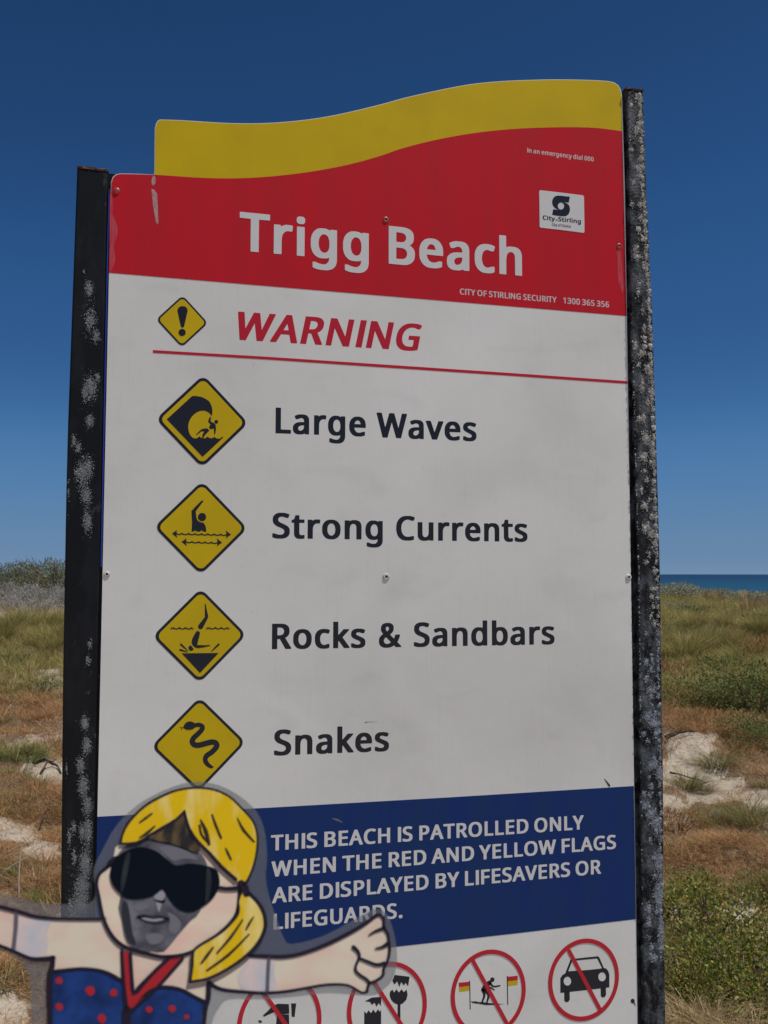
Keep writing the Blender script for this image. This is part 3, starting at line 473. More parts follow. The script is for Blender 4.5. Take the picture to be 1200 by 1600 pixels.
# marks of wear on the face
flat('scratch', [P([(236.6, 295.5), (241, 296), (245.6, 303), (246.5, 325), (247.6, 348), (245.8, 351), (243.5, 346), (239, 320)])], L1, .0001, M['scrape'], panel)
flat('scratch', [P([(237.8, 277), (241.5, 274.5), (243.4, 280), (242.6, 287), (239, 290.5), (236.6, 285)])], L1, .0001, M['scrape'], panel)
flat('scratch', [P(stroke(smooth([(520, 1279), (527, 1281), (535, 1285)], 3), [1.5, 3.2, 1]))], L1, .0001, M['inkgrey'], panel)
flat('scratch', [P(stroke([(944.5, 1217), (949, 1223), (952, 1227.5)], [.8, 2, 3]))], L1, .0001, M['ink'], panel)
flat('scratch', [P(stroke(smooth([(571, 1129), (573, 1128.4), (577, 1128), (590, 1128)], 3), [2.0, .9, .3]))], 0, .0001, M['inkgrey'], panel)
flat('faded_patch', [P(smooth([(172, 303), (177, 318), (176.5, 336), (183, 352), (183, 368), (178, 385), (180, 405), (176, 418), (171.5, 423), (171.3, 380)], 3, True))], L1, .0001, M['pale'], panel)
flat('faded_patch', [P([(963.5, 390), (969, 388), (972.5, 420), (974.5, 450), (972, 459), (966, 440)])], L1, .0001, M['pale'], panel)

# rivets
def rivet(px, py, r_px, m, y=-.0003, hole=True):
    C = onplane(px, py); r = r_px * (onplane(px + 1, py)[0] - C[0]); bm = bmesh.new(); prof = [(1, 0), (1, .08), (.86, .2), (.6, .27), (.42, .27), (.34, .16), (0, .14)] if hole else [(1, 0), (.97, .12), (.8, .28), (.45, .38), (0, .42)]
    rows = []
    for a, h in prof:
        rows.append([bm.verts.new((C[0] + r * a * cos(2 * pi * i / 20), y - r * h * 1.2, C[1] + r * a * sin(2 * pi * i / 20))) for i in range(20)] if a else [bm.verts.new((C[0], y - r * h * 1.2, C[1]))])
    for A, Bv in zip(rows[:-1], rows[1:]):
        for i in range(20):
            bm.faces.new([A[i], A[(i + 1) % 20], Bv[(i + 1) % 20], Bv[i]] if len(Bv) > 1 else [A[i], A[(i + 1) % 20], Bv[0]])
    o = link('rivet', bm_mesh('rivet', bm), M[m], panel)
    for p in o.data.polygons: p.use_smooth = True
    if hole: flat('rivet_hole', [circle(C, r * .38, 12)], y - r * .2, .0003, M['ink'], panel)
for px, py, r_, m, h in ((182.5, 298, 5.2, 'rivetred', False), (602.7, 343.3, 4.6, 'rivetred', True), (967.4, 384.5, 4, 'rivetred', True), (167, 897.5, 5.3, 'rivet', True), (603.4, 901.3, 5.4, 'rivet', True), (982, 902, 4.6, 'rivet', True)): rivet(px, py, r_, m, 0 if m == 'rivet' else -.0003, h)
flat('rivet_hole', [P(circle((988.5, 1564), 3.2, 12, 3.6))], 0, .0003, M['ink'], panel)
flat('scratch', [P(stroke([(990.5, 1567), (993, 1572)], [3, 1]))], 0, .0001, M['inkgrey'], panel)

# ------------------------------------------------------------ posts: black steel channels, slightly bent, the board screwed to their flanges
def loft_post(zs, prof_fn, m):
    """prof_fn(z) -> list of (x, y) anticlockwise seen from above"""
    bm = bmesh.new(); rings = [[bm.verts.new((x, y, z)) for x, y in prof_fn(z)] for z in zs]
    for A, Bv in zip(rings[:-1], rings[1:]):
        n = len(A)
        for i in range(n): bm.faces.new([A[i], A[(i + 1) % n], Bv[(i + 1) % n], Bv[i]])
    bm.faces.new(rings[0][::-1]); bm.faces.new(rings[-1])
    o = link('post', bm_mesh('post', bm), M[m], sign)
    return o
def rbox(x0, x1, y0, y1, r):
    out = []
    for cx, cy, a in ((x1 - r, y1 - r, 0), (x0 + r, y1 - r, pi / 2), (x0 + r, y0 + r, pi), (x1 - r, y0 + r, 3 * pi / 2)):
        out += [(cx + r * cos(a + pi / 2 * j / 4), cy + r * sin(a + pi / 2 * j / 4)) for j in range(5)]
    return out
LO = ([.3, .94, 1.02, 1.35, 1.69, 2.13], [-.047, -.048, -.0485, -.053, -.0545, -.049])
RO_ = ([.3, .94, 1.12, 1.5, 1.94, 2.18, 2.39], [.951, .9505, .954, .9555, .9495, .9415, .937])
RI = ([.3, .9, 1.13, 1.5, 1.97, 2.32], [.9075, .9075, .9085, .911, .9045, .9035])
zsL = list(np.linspace(-.35, 2.128, 26)); zsR = list(np.linspace(-.35, 2.386, 28))
postL = loft_post(zsL, lambda z: rbox(np.interp(z, *LO), -.0035, -.001, .062, .003), 'post_clean')
flangeL = loft_post(zsL[:1] + [2.126], lambda z: [(-.0036, .0045), (.03, .0045), (.03, .05), (-.0036, .05)][::1], 'post_clean'); flangeL.name = 'post_flange'; flangeL.parent = postL
postR = loft_post(zsR, lambda z: rbox(np.interp(z, *RI), np.interp(z, *RO_), -.007, .058, .003), 'post_worn')
flangeR = loft_post(zsR, lambda z: [(.862, .0045), (np.interp(z, *RI) + .0005, .0045), (np.interp(z, *RI) + .0005, .05), (.862, .05)], 'post_worn'); flangeR.name = 'post_flange'; flangeR.parent = postR
postL['label'] = 'left post, black with grey lichen patches low down'; postR['label'] = 'right post, weathered and crusted with pale lichen'
def cap(x0, x1, y0, y1, z, par):
    bm = bmesh.new(); bmesh.ops.create_cube(bm, size=1, matrix=Matrix.Translation(((x0 + x1) / 2, (y0 + y1) / 2, z)) @ Matrix.Diagonal((x1 - x0, y1 - y0, .004, 1)))
    bmesh.ops.subdivide_edges(bm, edges=bm.edges[:], cuts=5, use_grid_fill=True)
    for v in bm.verts: v.co += Vector((random.uniform(-1, 1), random.uniform(-1, 1), random.uniform(-1, 1))) * .0008
    link('rusty_rim', bm_mesh('rusty_rim', bm), M['rust'], par)
cap(-.0494, -.0030, -.0014, .0624, 2.1285, postL); cap(.9028, .9376, -.0074, .0582, 2.3865, postR)

def lichen(patches, par, face_y, m, size=(.0008, .0022), thick=(.0006, .0018), marg=.002, dens=1.0):
    """crusts of small flakes; patches are (px, py, rx, ry, count) on the post's face"""
    V, F = [], []; k = 7
    for px, py, rx, ry, n in patches:
        for _ in range(int(n * dens)):
            a = random.uniform(0, 2 * pi); rr = min(abs(random.gauss(0, .62)), 2.2)
            x, z = onplane(px + rx * rr * cos(a), py + ry * rr * sin(a), face_y)
            z0, z1 = (par_lim[par.name])
            if z > z1 - .004: continue
            xl, xr = lim_x(par, z)
            if not (xl + marg < x < xr - .0015): continue
            s = random.uniform(*size) * max(.35, 1.25 - rr * .6) * (1 if random.random() < .85 else 1.6); h = random.uniform(*thick); b = len(V); ph = random.uniform(0, pi)
            for j in range(k):
                q = ph + 2 * pi * j / k; e_ = s * random.uniform(.65, 1.3)
                V.append((x + e_ * cos(q), face_y + .0002, z + e_ * sin(q)))
            for j in range(k):
                V.append((V[b + j][0] * .55 + x * .45, face_y - h, V[b + j][2] * .55 + z * .45))
            V.append((x, face_y - h * random.uniform(.5, .9), z))
            for j in range(k):
                j2 = (j + 1) % k; F.append((b + j, b + j2, b + k + j2)); F.append((b + j, b + k + j2, b + k + j)); F.append((b + k + j, b + k + j2, b + 2 * k))
    o = link('lichen', np_mesh('lichen', V, F), M[m], par); o['kind'] = 'stuff'  # the painted corner highlight of the right post carries this name too
par_lim = {postL.name: (-.3, 2.128), postR.name: (-.3, 2.386)}
def lim_x(par, z): return (np.interp(z, *LO), -.0035) if par is postL else (np.interp(z, *RI), np.interp(z, *RO_))
PL = [(139, 452, 7, 16, 240), (141, 500, 11, 24, 260), (150, 525, 7, 12, 130), (131, 425, 2, 5, 16), (142, 605, 11, 22, 420), (133, 615, 6, 16, 160), (152, 590, 5, 10, 60), (140, 658, 7, 12, 170), (115, 690, 5, 12, 50), (122, 700, 5, 10, 80),
      (130, 740, 12, 30, 380), (139, 730, 8, 20, 180), (135, 775, 9, 18, 260), (137, 815, 8, 20, 240), (107, 770, 2, 30, 20), (122, 742, 8, 14, 60), (140, 1007, 5, 9, 40), (138, 1033, 5, 9, 34), (132, 1131, 7, 12, 230), (135, 1165, 7, 16, 260), (126, 1196, 7, 14, 230), (130, 1228, 9, 18, 420), (136, 1258, 8, 16, 320),
      (137, 1300, 7, 26, 460), (128, 1300, 5, 18, 130), (115, 1295, 5, 12, 60), (108, 1310, 4, 20, 50), (133, 1350, 10, 26, 640), (128, 1385, 12, 18, 560), (116, 1340, 4, 14, 80), (125, 1410, 14, 22, 640), (120, 1450, 14, 30, 500), (104, 1200, 2, 16, 14), (110, 1440, 8, 60, 120), (125, 1540, 10, 50, 500)]
lichen(PL, postL, -.001, 'lichen', (.0004, .0013), (.0002, .0007), dens=1.9)
PR = []
for py in range(150, 1500, 14):      # crust thickening towards the outer edge
    ex = np.interp(py, [145, 320, 520, 900, 1230, 1590], [1004, 1010, 1021, 1031, 1036, 1039])
    dens = np.interp(py, [150, 500, 700, 900, 1000, 1200, 1480, 1500], [1, 1, .9, .6, .3, .4, .7, 0])
    PR.append((ex - 3.5 - random.uniform(0, 2), py, 4.2, 9, int(44 * dens)))
    if random.random() < .75: PR.append((ex - random.uniform(8, 26), py, random.uniform(3, 7), random.uniform(4, 12), int(random.uniform(10, 40))))
for px, py, rx, ry, n in ((992, 540, 6, 8, 90), (1003, 553, 8, 6, 80), (1012, 575, 6, 8, 80), (1003, 606, 6, 7, 60), (1018, 615, 6, 7, 80), (1000, 655, 6, 7, 70), (1010, 685, 9, 12, 120), (1005, 715, 9, 10, 100), (1020, 707, 5, 6, 60), (1006, 790, 7, 8, 90), (1008, 825, 8, 10, 100), (1018, 835, 6, 10, 80), (1000, 155, 8, 8, 60), (996, 200, 8, 10, 60), (1001, 262, 5, 6, 50), (1000, 320, 4, 6, 50), (990, 285, 4, 5, 30), (1001, 340, 5, 5, 50), (996, 402, 10, 4, 60), (1010, 1035, 5, 8, 50), (1018, 1080, 8, 9, 120), (1012, 1120, 8, 10, 110), (1022, 1130, 8, 12, 120), (1006, 1147, 4, 5, 30), (1020, 1195, 12, 10, 160), (1030, 1210, 8, 12, 110), (1006, 1240, 4, 5, 50), (1008, 1260, 6, 6, 60), (1016, 1272, 9, 10, 130), (1024, 1285, 10, 12, 150), (1030, 1345, 7, 20, 160), (1013, 1420, 6, 10, 110), (1012, 1445, 6, 5, 50), (1030, 1400, 8, 30, 380), (1033, 1460, 6, 30, 260), (1022, 1497, 8, 8, 80)): PR.append((px, py, rx, ry, int(n * 1.2)))
BIG = [(px, py, rx * .5, ry * .5, max(3, n // 9)) for px, py, rx, ry, n in PR[-33:]] + [(px, py, rx * .6, ry, n // 9) for px, py, rx, ry, n in PR[:-33]]
lichen([q for q in PR if q[1] < 990], postR, -.007, 'lichen_gold', (.0006, .0018), (.0003, .0013), dens=1.25)
lichen([q for q in PR if q[1] >= 990], postR, -.007, 'lichen_blue', (.0006, .0017), (.0002, .0009), dens=1.7)
lichen([q for q in BIG if q[1] < 860], postR, -.007, 'lichen_gold', (.0016, .0034), (.0005, .0014), .003)
lichen([q for q in BIG if q[1] >= 1000], postR, -.007, 'lichen_blue', (.0014, .0032), (.0004, .0010), .003)
# edge highlight on the right post's inner corner, painted in as pale flakes
EDGE_GLINT = [(np.interp(py, [200, 494, 900, 1228, 1590], [976, 986, 998, 1000.5, 1004]) + random.uniform(-.5, 1.2), py, 1.2, 8, int(8 * random.random())) for py in range(150, 1590, 8)]
lichen(EDGE_GLINT, postR, -.007, 'lichen_gold', (.0005, .0011), (.0003, .0008), .0003)

# ------------------------------------------------------------ laminated paper doll, held up in front of the lens
D_DEPTH = .46; DK = D_DEPTH / FOC; DX0, DY0 = 300, 1450
doll = empty('paper_doll')
tag(doll, 'laminated hand-drawn paper doll with yellow hair, black sunglasses and arms held out wide', 'paper doll')
org = CAM + FWD * D_DEPTH + RGT * ((DX0 - 600) * DK) - UPV * ((DY0 - 800) * DK)
DN = (-FWD + UPV * .46 + RGT * .34).normalized()            # the face of the doll, tipped back towards the sky
DXA = (RGT - DN * RGT.dot(DN)).normalized(); DZA = DN.cross(DXA).normalized()
if DZA.z < 0: DZA = -DZA
DYA = -DN
doll.matrix_world = Matrix(((DXA.x, DYA.x, DZA.x, org.x), (DXA.y, DYA.y, DZA.y, org.y), (DXA.z, DYA.z, DZA.z, org.z), (0, 0, 0, 1)))
def paper(name, col, col2=None, scale=60, rough=.35, trans=.35, lo=.35, hi=.65, stretch=(1, 1, 1)):
    m = mat(name, col, rough, .35, col2, scale, lo=lo, hi=hi, stretch=stretch, detail=7); t = m.node_tree; b = t.nodes['Principled BSDF']; out = t.nodes['Material Output']
    tr = t.nodes.new('ShaderNodeBsdfTranslucent'); mx = t.nodes.new('ShaderNodeMixShader'); mx.inputs[0].default_value = trans
    src = b.inputs['Base Color'].links[0].from_socket if b.inputs['Base Color'].links else None
    if src: t.links.new(src, tr.inputs[0])
    else: tr.inputs[0].default_value = col
    t.links.new(b.outputs[0], mx.inputs[1]); t.links.new(tr.outputs[0], mx.inputs[2]); t.links.new(mx.outputs[0], out.inputs[0])
    return m
M['p_skin'] = paper('coloured pencil skin', (.90, .80, .64, 1), (.90, .62, .52, 1), 70, lo=.42, hi=.72, stretch=(.45, 1, 1))
M['p_cuff'] = paper('pale pencil sleeve', (.66, .66, .70, 1), (.84, .70, .66, 1), 120)
M['p_hair'] = paper('yellow pencil hair', (.88, .62, .006, 1), (.95, .86, .42, 1), 110, lo=.48, hi=.72, stretch=(1, 1, .3))
M['p_brown'] = paper('brown pencil', (.035, .032, .03, 1), (.20, .13, .05, 1), 170, lo=.50, hi=.66, stretch=(1, 1, .35))
M['p_photo'] = paper('grey photo print', (.06, .056, .07, 1), (.17, .165, .185, 1), 90, lo=.38, hi=.66, trans=.1)
M['p_photo_dark'] = paper('grey photo print dark', (.03, .03, .035, 1), trans=.1)
M['p_photo_light'] = paper('grey photo print light', (.30, .29, .31, 1), trans=.1)
M['p_black'] = paper('black lens print', (.004, .004, .005, 1), trans=.0, rough=.22)
M['p_line'] = paper('black marker', (.016, .010, .018, 1), trans=.02)
M['p_thin'] = paper('grey marker', (.12, .11, .14, 1), trans=.1)
M['p_red'] = paper('red marker', (.42, .02, .025, 1), trans=.15)
M['p_navy'] = paper('blue marker', (.016, .05, .22, 1), (.009, .022, .09, 1), 90, trans=.1)
def film():
    m = bpy.data.materials.new('laminating film'); m.use_nodes = True; t = m.node_tree; b = t.nodes['Principled BSDF']; out = t.nodes['Material Output']
    b.inputs['Base Color'].default_value = (.19, .21, .24, 1); b.inputs['Roughness'].default_value = .45; b.inputs['Specular IOR Level'].default_value = .3
    n = t.nodes.new('ShaderNodeTexNoise'); n.inputs['Scale'].default_value = 40; n.inputs['Detail'].default_value = 5; tc = t.nodes.new('ShaderNodeTexCoord'); t.links.new(tc.outputs['Object'], n.inputs[0])
    r = t.nodes.new('ShaderNodeMapRange'); r.inputs[3].default_value = .30; r.inputs[4].default_value = .46; t.links.new(n.outputs[0], r.inputs[0])
    tp = t.nodes.new('ShaderNodeBsdfTransparent'); tr = t.nodes.new('ShaderNodeBsdfTranslucent'); tr.inputs[0].default_value = (.30, .31, .34, 1)
    m1 = t.nodes.new('ShaderNodeMixShader'); m1.inputs[0].default_value = .5; m2 = t.nodes.new('ShaderNodeMixShader')
    t.links.new(b.outputs[0], m1.inputs[1]); t.links.new(tr.outputs[0], m1.inputs[2])
    t.links.new(r.outputs[0], m2.inputs[0]); t.links.new(tp.outputs[0], m2.inputs[1]); t.links.new(m1.outputs[0], m2.inputs[2]); t.links.new(m2.outputs[0], out.inputs[0])
    return m
M['film'] = film()
def D(pts, ox=0, oy=0, s=1.0):
    out = []
    for x, y in pts:
        v = FWD + RGT * ((ox + x / s - 600) / FOC) - UPV * ((oy + y / s - 800) / FOC)
        q = CAM + v * ((org - CAM).dot(DN) / v.dot(DN)) - org
        out.append((q.dot(DXA), q.dot(DZA)))
    return out
def dp(name, contours, layer, m, parent, t=.00012):
    return flat(name, contours, -.00015 * layer, t, M[m], parent)
C4 = (140, 1220, 4.138); C5 = (380, 1400, 4.615); C6 = (0, 1400, 5); C7 = (200, 1440, 5)
film_out = smooth([(-110, 1365), (-50, 1388), (0, 1396), (50, 1409), (100, 1413), (140, 1411), (149, 1395), (147, 1376), (147, 1355), (160, 1328), (181, 1291), (213, 1259), (251, 1237), (288, 1224), (320, 1222), (352, 1231), (384, 1251), (405, 1275), (415, 1307), (417, 1344), (415, 1371), (421, 1403), (432, 1435), (443, 1465), (456, 1475), (501, 1464), (539, 1445), (576, 1424), (589, 1420), (603, 1427), (611, 1443), (619, 1477), (620, 1504), (613, 1531), (597, 1548), (576, 1556), (512, 1552), (459, 1558), (405, 1562), (358, 1562), (342, 1575), (331, 1600), (322, 1660), (318, 1715)], 3) + [(60, 1715), (50, 1650)] + smooth([(49, 1600), (48, 1545), (44, 1518), (30, 1502), (0, 1485), (-60, 1466), (-130, 1440)], 3)
lam = flat('laminate', [D(film_out)], .00008, .00025, M['film'], doll)
ARM_R = [(380, 1493), (412.5, 1494), (440.7, 1495), (466.7, 1491), (499, 1480), (531.7, 1465), (564, 1447), (586, 1431), (593.4, 1429.5), (599, 1437), (599, 1450), (605, 1458.5), (607, 1471.5), (608, 1487), (604, 1504), (599, 1512.7), (597.8, 1523.5), (588, 1532), (576, 1537.6), (573, 1549), (564, 1551), (542.5, 1539.5), (510, 1538.7), (477.5, 1544), (445, 1549.5), (412.5, 1551.7), (380, 1550), (345, 1546), (326, 1536)]
ARM_L_TOP = [(-110, 1388), (-50, 1405), (0, 1417), (28, 1424), (60, 1433), (110, 1436), (165, 1436)]
ARM_L_BOT = [(-110, 1444), (-50, 1460), (0, 1478), (20, 1486), (45, 1497), (62, 1499), (83, 1497.5)]
skin_out = smooth(ARM_L_TOP, 3) + [(250, 1450), (330, 1485)] + smooth(ARM_R, 3) + [(325, 1560), (318, 1600), (312, 1700), (78, 1700), (79, 1600), (78, 1530), (82, 1515)] + smooth(ARM_L_BOT, 3)[::-1]
body = dp('body', [D(skin_out)], 1, 'p_skin', doll)
def line(pts, wd, m='p_line', layer=5, parent=None, k=3, name='marker_line', closed=False):
    q = smooth(pts, k, closed); dp(name, [c for c in stroke(D(q), np.array(wd if hasattr(wd, '__len__') else [wd]) * DK * 1.3 if hasattr(wd, '__len__') else wd * DK * 1.3, closed)], layer, m, parent or body)
dp('cuff', [D(smooth([(29, 1426), (55, 1432), (80, 1437), (74, 1455), (76, 1475), (68, 1497), (45, 1496), (26, 1488)], 3, True))], 2, 'p_cuff', body)
dp('cuff', [D(smooth([(388, 1497), (405, 1497), (430, 1497), (428, 1520), (432, 1548), (405, 1549), (380, 1547), (372, 1525)], 3, True))], 2, 'p_cuff', body)
# clothes
swim = dp('swimsuit', [D(smooth([(77, 1519), (92, 1517), (125, 1514), (152, 1516), (172, 1523), (192, 1535)], 3) + [(197, 1570), (208, 1578)] + smooth([(212, 1572), (228, 1553), (246, 1544), (266, 1543), (286, 1548), (304, 1558), (320, 1566)], 3) + [(315, 1590), (309, 1702), (77, 1702)])], 2, 'p_navy', doll)
for x, y, r in [(462 / 5, 1400 + 660 / 5, 5.6), (141, 1547.6, 7.6), (177.6, 1551, 6), (92.5, 1573, 6.6), (159, 1591.6, 7), (233, 1577, 5.2), (268.6, 1576, 5.6), (291.6, 1589, 4.2), (110, 1612, 6.5), (250, 1615, 6), (190, 1625, 6), (140, 1640, 6.5), (280, 1640, 6)]:
    dp('polka_dot', [D(smooth([(x + r * random.uniform(.85, 1.1) * cos(a), y + r * random.uniform(.85, 1.1) * sin(a)) for a in np.linspace(0, 2 * pi, 9)[:-1]], 2, True))], 3, 'p_red', swim)
strap = dp('neck_strap', [D([(191, 1486), (202.5, 1490), (205, 1530), (208, 1553), (222, 1540), (245, 1516), (268, 1496), (283, 1497), (270, 1513), (245, 1541), (222, 1562), (205, 1578), (197, 1576), (194, 1540)])], 4, 'p_red', doll)
line([(190, 1484), (192, 1520), (194, 1545), (197, 1577)], [3, 4, 4, 6], parent=strap, layer=5, name='strap_line'); line([(203.5, 1490), (206, 1530), (209, 1551), (222, 1538), (245, 1514), (266, 1495)], [4, 4, 6, 4, 4], parent=strap, layer=6, name='strap_line', k=2)
line([(285, 1498), (271, 1514), (246, 1542), (223, 1563), (207, 1578)], [4, 3.5, 4], parent=strap, layer=5, name='strap_line')
line([(198, 1580), (197, 1620), (197, 1700)], [11, 9, 8], parent=swim, layer=5, name='seam_line')
line([(79, 1519), (92, 1517), (125, 1513.5), (152, 1515.5), (172, 1522), (192, 1534)], [5, 3.5, 3, 3.5, 4], parent=swim, layer=4, name='seam_line'); line([(213, 1571), (228, 1553), (246, 1543.5), (266, 1542.5), (286, 1547.5), (304, 1557.5), (322, 1566)], 3.6, parent=swim, layer=4, name='seam_line')
# black outline of the body
line(ARM_L_TOP, [3, 3, 4, 4, 3, 3]); line(ARM_L_BOT, [3, 3.5, 4, 6]); line([(82, 1497), (81.5, 1510), (78, 1522), (77, 1560), (78, 1600), (78, 1700)], [6, 6, 7, 6, 6])
line(ARM_R[:8], [3, 4.5, 4, 4, 4.5, 4.5, 4]); line(ARM_R[7:20], 3.6); line(ARM_R[19:], [3, 3, 3.2, 3.6, 4, 5]); line([(326, 1536), (325, 1560), (319, 1590), (312, 1700)], [6, 6, 5, 5])
line([(576, 1461), (586, 1455), (600, 1450)], [1.5, 3, 4.5]); line([(586, 1482), (596, 1480), (606, 1474)], [1.5, 3.4, 5.5]); line([(551.5, 1480), (558, 1486), (561, 1495), (556, 1507), (555, 1516), (562, 1523.5), (572, 1530), (577, 1536)], [5, 4, 3.6, 3.4, 3.4, 4]); line([(563, 1498), (573, 1502), (588, 1507.5), (600, 1505)], [3, 3.6, 4.2])
line([(420, 1497), (418.5, 1520), (417.5, 1550)], 4, 'p_thin'); line([(26, 1424), (25, 1450), (21, 1486)], 4, 'p_thin')
# head
head_l = [(176, 1348), (164, 1358), (154.5, 1367), (151, 1382), (154.5, 1401), (160.5, 1432), (171.4, 1457), (186, 1474), (205, 1483.5), (236.7, 1492), (256, 1495), (285, 1492), (309, 1482), (333, 1465), (357.5, 1443.5), (369.6, 1425.4), (373, 1404), (374, 1388)]
head = dp('head', [D(smooth(head_l, 3) + [(372, 1360), (330, 1320), (290, 1280), (240, 1290), (195, 1312), (180, 1325)])], 5, 'p_skin', doll)
line(head_l, [5, 4, 3.6, 4, 4.4, 4.4, 4.2, 3.6, 3, 4.4, 5], parent=head, layer=6, name='face_line')
photo = dp('face_photo', [D(smooth([(330, 380), (430, 372), (560, 390), (680, 440), (745, 510), (760, 600), (715, 840), (655, 900), (560, 1010), (480, 1102), (400, 1100), (330, 1096), (242, 1050), (215, 960), (205, 900), (186, 820), (200, 740), (160, 640), (165, 520), (220, 430)], 2, True), *C4)], 7, 'p_photo', head)
dp('nose_light', [D(smooth([(415, 740), (435, 708), (475, 708), (488, 740), (470, 775), (448, 850), (425, 775)], 3, True), *C4)], 8, 'p_photo_light', photo, .00008)
dp('lips', [D(smooth([(305, 880), (345, 862), (400, 872), (450, 868), (510, 890), (495, 918), (430, 930), (360, 918)], 3, True), *C4)], 8, 'p_photo_dark', photo, .00008)
dp('teeth', [D(smooth([(335, 888), (400, 882), (480, 894), (430, 910), (370, 905)], 3, True), *C4)], 9, 'p_photo_light', photo, .00006)
M['p_photo_mid'] = paper('grey photo print mid', (.16, .155, .175, 1), trans=.1); M['p_glare'] = paper('lens glare print', (.03, .035, .035, 1), (.012, .014, .014, 1), 60, trans=0)
dp('photo_shade', [D(smooth([(215, 780), (245, 800), (262, 880), (275, 980), (300, 1060), (250, 1040), (222, 950), (205, 850)], 3, True), *C4)], 8, 'p_photo_dark', photo, .00008)
dp('photo_shade', [D(smooth([(330, 385), (450, 400), (560, 425), (660, 470), (620, 440), (520, 395), (420, 376)], 3, True), *C4)], 8, 'p_photo_dark', photo, .00008)
dp('cheek_light', [D(smooth([(500, 850), (560, 880), (590, 930), (550, 990), (510, 960), (520, 900)], 3, True), *C4)], 8, 'p_photo_mid', photo, .00008)
dp('chin_light', [D(smooth([(360, 1000), (420, 985), (480, 1005), (450, 1050), (390, 1055)], 3, True), *C4)], 8, 'p_photo_mid', photo, .00008)
dp('cheek_light', [D(smooth([(290, 800), (350, 790), (380, 810), (340, 840), (290, 840)], 3, True), *C4)], 8, 'p_photo_mid', photo, .00008)
dp('lip_line', [stroke(D(smooth([(305, 882), (360, 880), (410, 888), (460, 884), (510, 893)], 3), *C4), np.array([2, 1.2, 1.6, 1.2, 2]) * DK)], 10, 'p_black', photo, .00006)
dp('photo_shade', [D(smooth([(415, 765), (440, 785), (478, 790), (490, 765), (470, 775), (440, 772)], 3, True), *C4)], 9, 'p_black', photo, .00006)
dp('forehead_light', [D(smooth([(450, 430), (540, 425), (640, 460), (700, 510), (600, 505), (540, 520), (480, 470)], 3, True), *C4)], 8, 'p_photo_mid', photo, .00008)
gl = dp('sunglasses', [D(smooth([(135, 580), (155, 515), (220, 462), (300, 432), (375, 437), (440, 462), (500, 512), (560, 548), (640, 536), (740, 548), (815, 575), (838, 640), (830, 700), (790, 765), (720, 820), (650, 848), (590, 838), (540, 800), (500, 745), (468, 703), (420, 738), (360, 758), (265, 765), (200, 735), (150, 680), (132, 625)], 3, True), *C4)], 10, 'p_black', doll)
for q, wd in (([(820, 690), (890, 700), (985, 690)], [6, 6, 8]), ([(120, 535), (150, 515), (175, 498)], [5, 8, 6])):
    dp('temple', [stroke(D(smooth(q, 3), *C4), np.array(wd) * DK)], 10, 'p_line', gl)
dp('lens_glare', [D(smooth([(235, 480), (262, 470), (250, 560), (225, 680), (200, 730), (205, 620)], 3, True), *C4)], 11, 'p_glare', gl)
dp('lens_glare', [D(smooth([(755, 570), (775, 575), (785, 660), (765, 770), (745, 790), (750, 680)], 3, True), *C4)], 11, 'p_glare', gl)
# hair
fringe_inner = [(940, 640), (850, 560), (770, 470), (700, 400), (640, 310), (610, 200), (560, 250), (480, 300), (380, 360), (300, 403), (200, 410)]
fringe_outer = [(200, 410), (215, 340), (260, 260), (350, 170), (450, 110), (560, 65), (680, 48), (800, 60), (900, 105), (980, 180), (1050, 260), (1078, 340), (1080, 430), (1060, 540), (1020, 640), (990, 672), (940, 640)]
dp('brown_hair', [D(smooth([(612, 215), (645, 320), (700, 405), (705, 465), (620, 440), (520, 405), (400, 378), (480, 315), (560, 262)], 2, True), *C4)], 11, 'p_brown', head)
hair = dp('hair', [D(smooth(fringe_outer, 3) + fringe_inner[1:-1], *C4)], 12, 'p_hair', doll)
tail_pts = [(378, 1396), (372, 1413), (371, 1428), (357.5, 1444.7), (345, 1456), (330, 1466), (310, 1478), (301, 1488), (299.5, 1510), (296, 1534), (320, 1530), (344, 1520), (370, 1504), (392, 1486), (406, 1468), (413, 1450), (413, 1436), (410, 1424), (401, 1409), (388, 1396)]
tail = dp('ponytail', [D(smooth(tail_pts, 3, True))], 12, 'p_hair', hair)
hl = lambda pts, wd, k=3: dp('hair_line', [stroke(D(smooth(pts, k), *C4), (np.array(wd) if hasattr(wd, '__len__') else wd) * DK)], 13, 'p_line', hair)
hl(fringe_outer[:16], [3, 4, 4, 3.4, 3, 3, 3, 3.4, 4, 4.4]); hl(fringe_inner[:6], [6, 6, 5.5, 5, 4.5, 4], 2); hl(fringe_inner[5:], [4, 4, 5, 4, 3.4], 2)
hl([(975, 665), (1000, 690), (1010, 730)], 11); dp('hair_line', stroke(D(smooth(tail_pts[1:10], 3)), np.array([3, 4, 4.4, 4.4, 4, 4, 4.4, 4.4]) * DK), 13, 'p_line', hair); dp('hair_line', stroke(D(smooth(tail_pts[9:], 3)), np.array([4, 4, 4.4, 5, 6, 6.5, 6, 6, 5.5, 6]) * DK), 13, 'p_line', hair)
M['p_strand'] = paper('brown strand', (.035, .022, .012, 1), trans=.05)
def strand(pts, wd, org=C4): dp('hair_strand', [stroke(D(smooth(pts, 3), *org), np.array(wd) * DK)], 13, 'p_strand', hair)
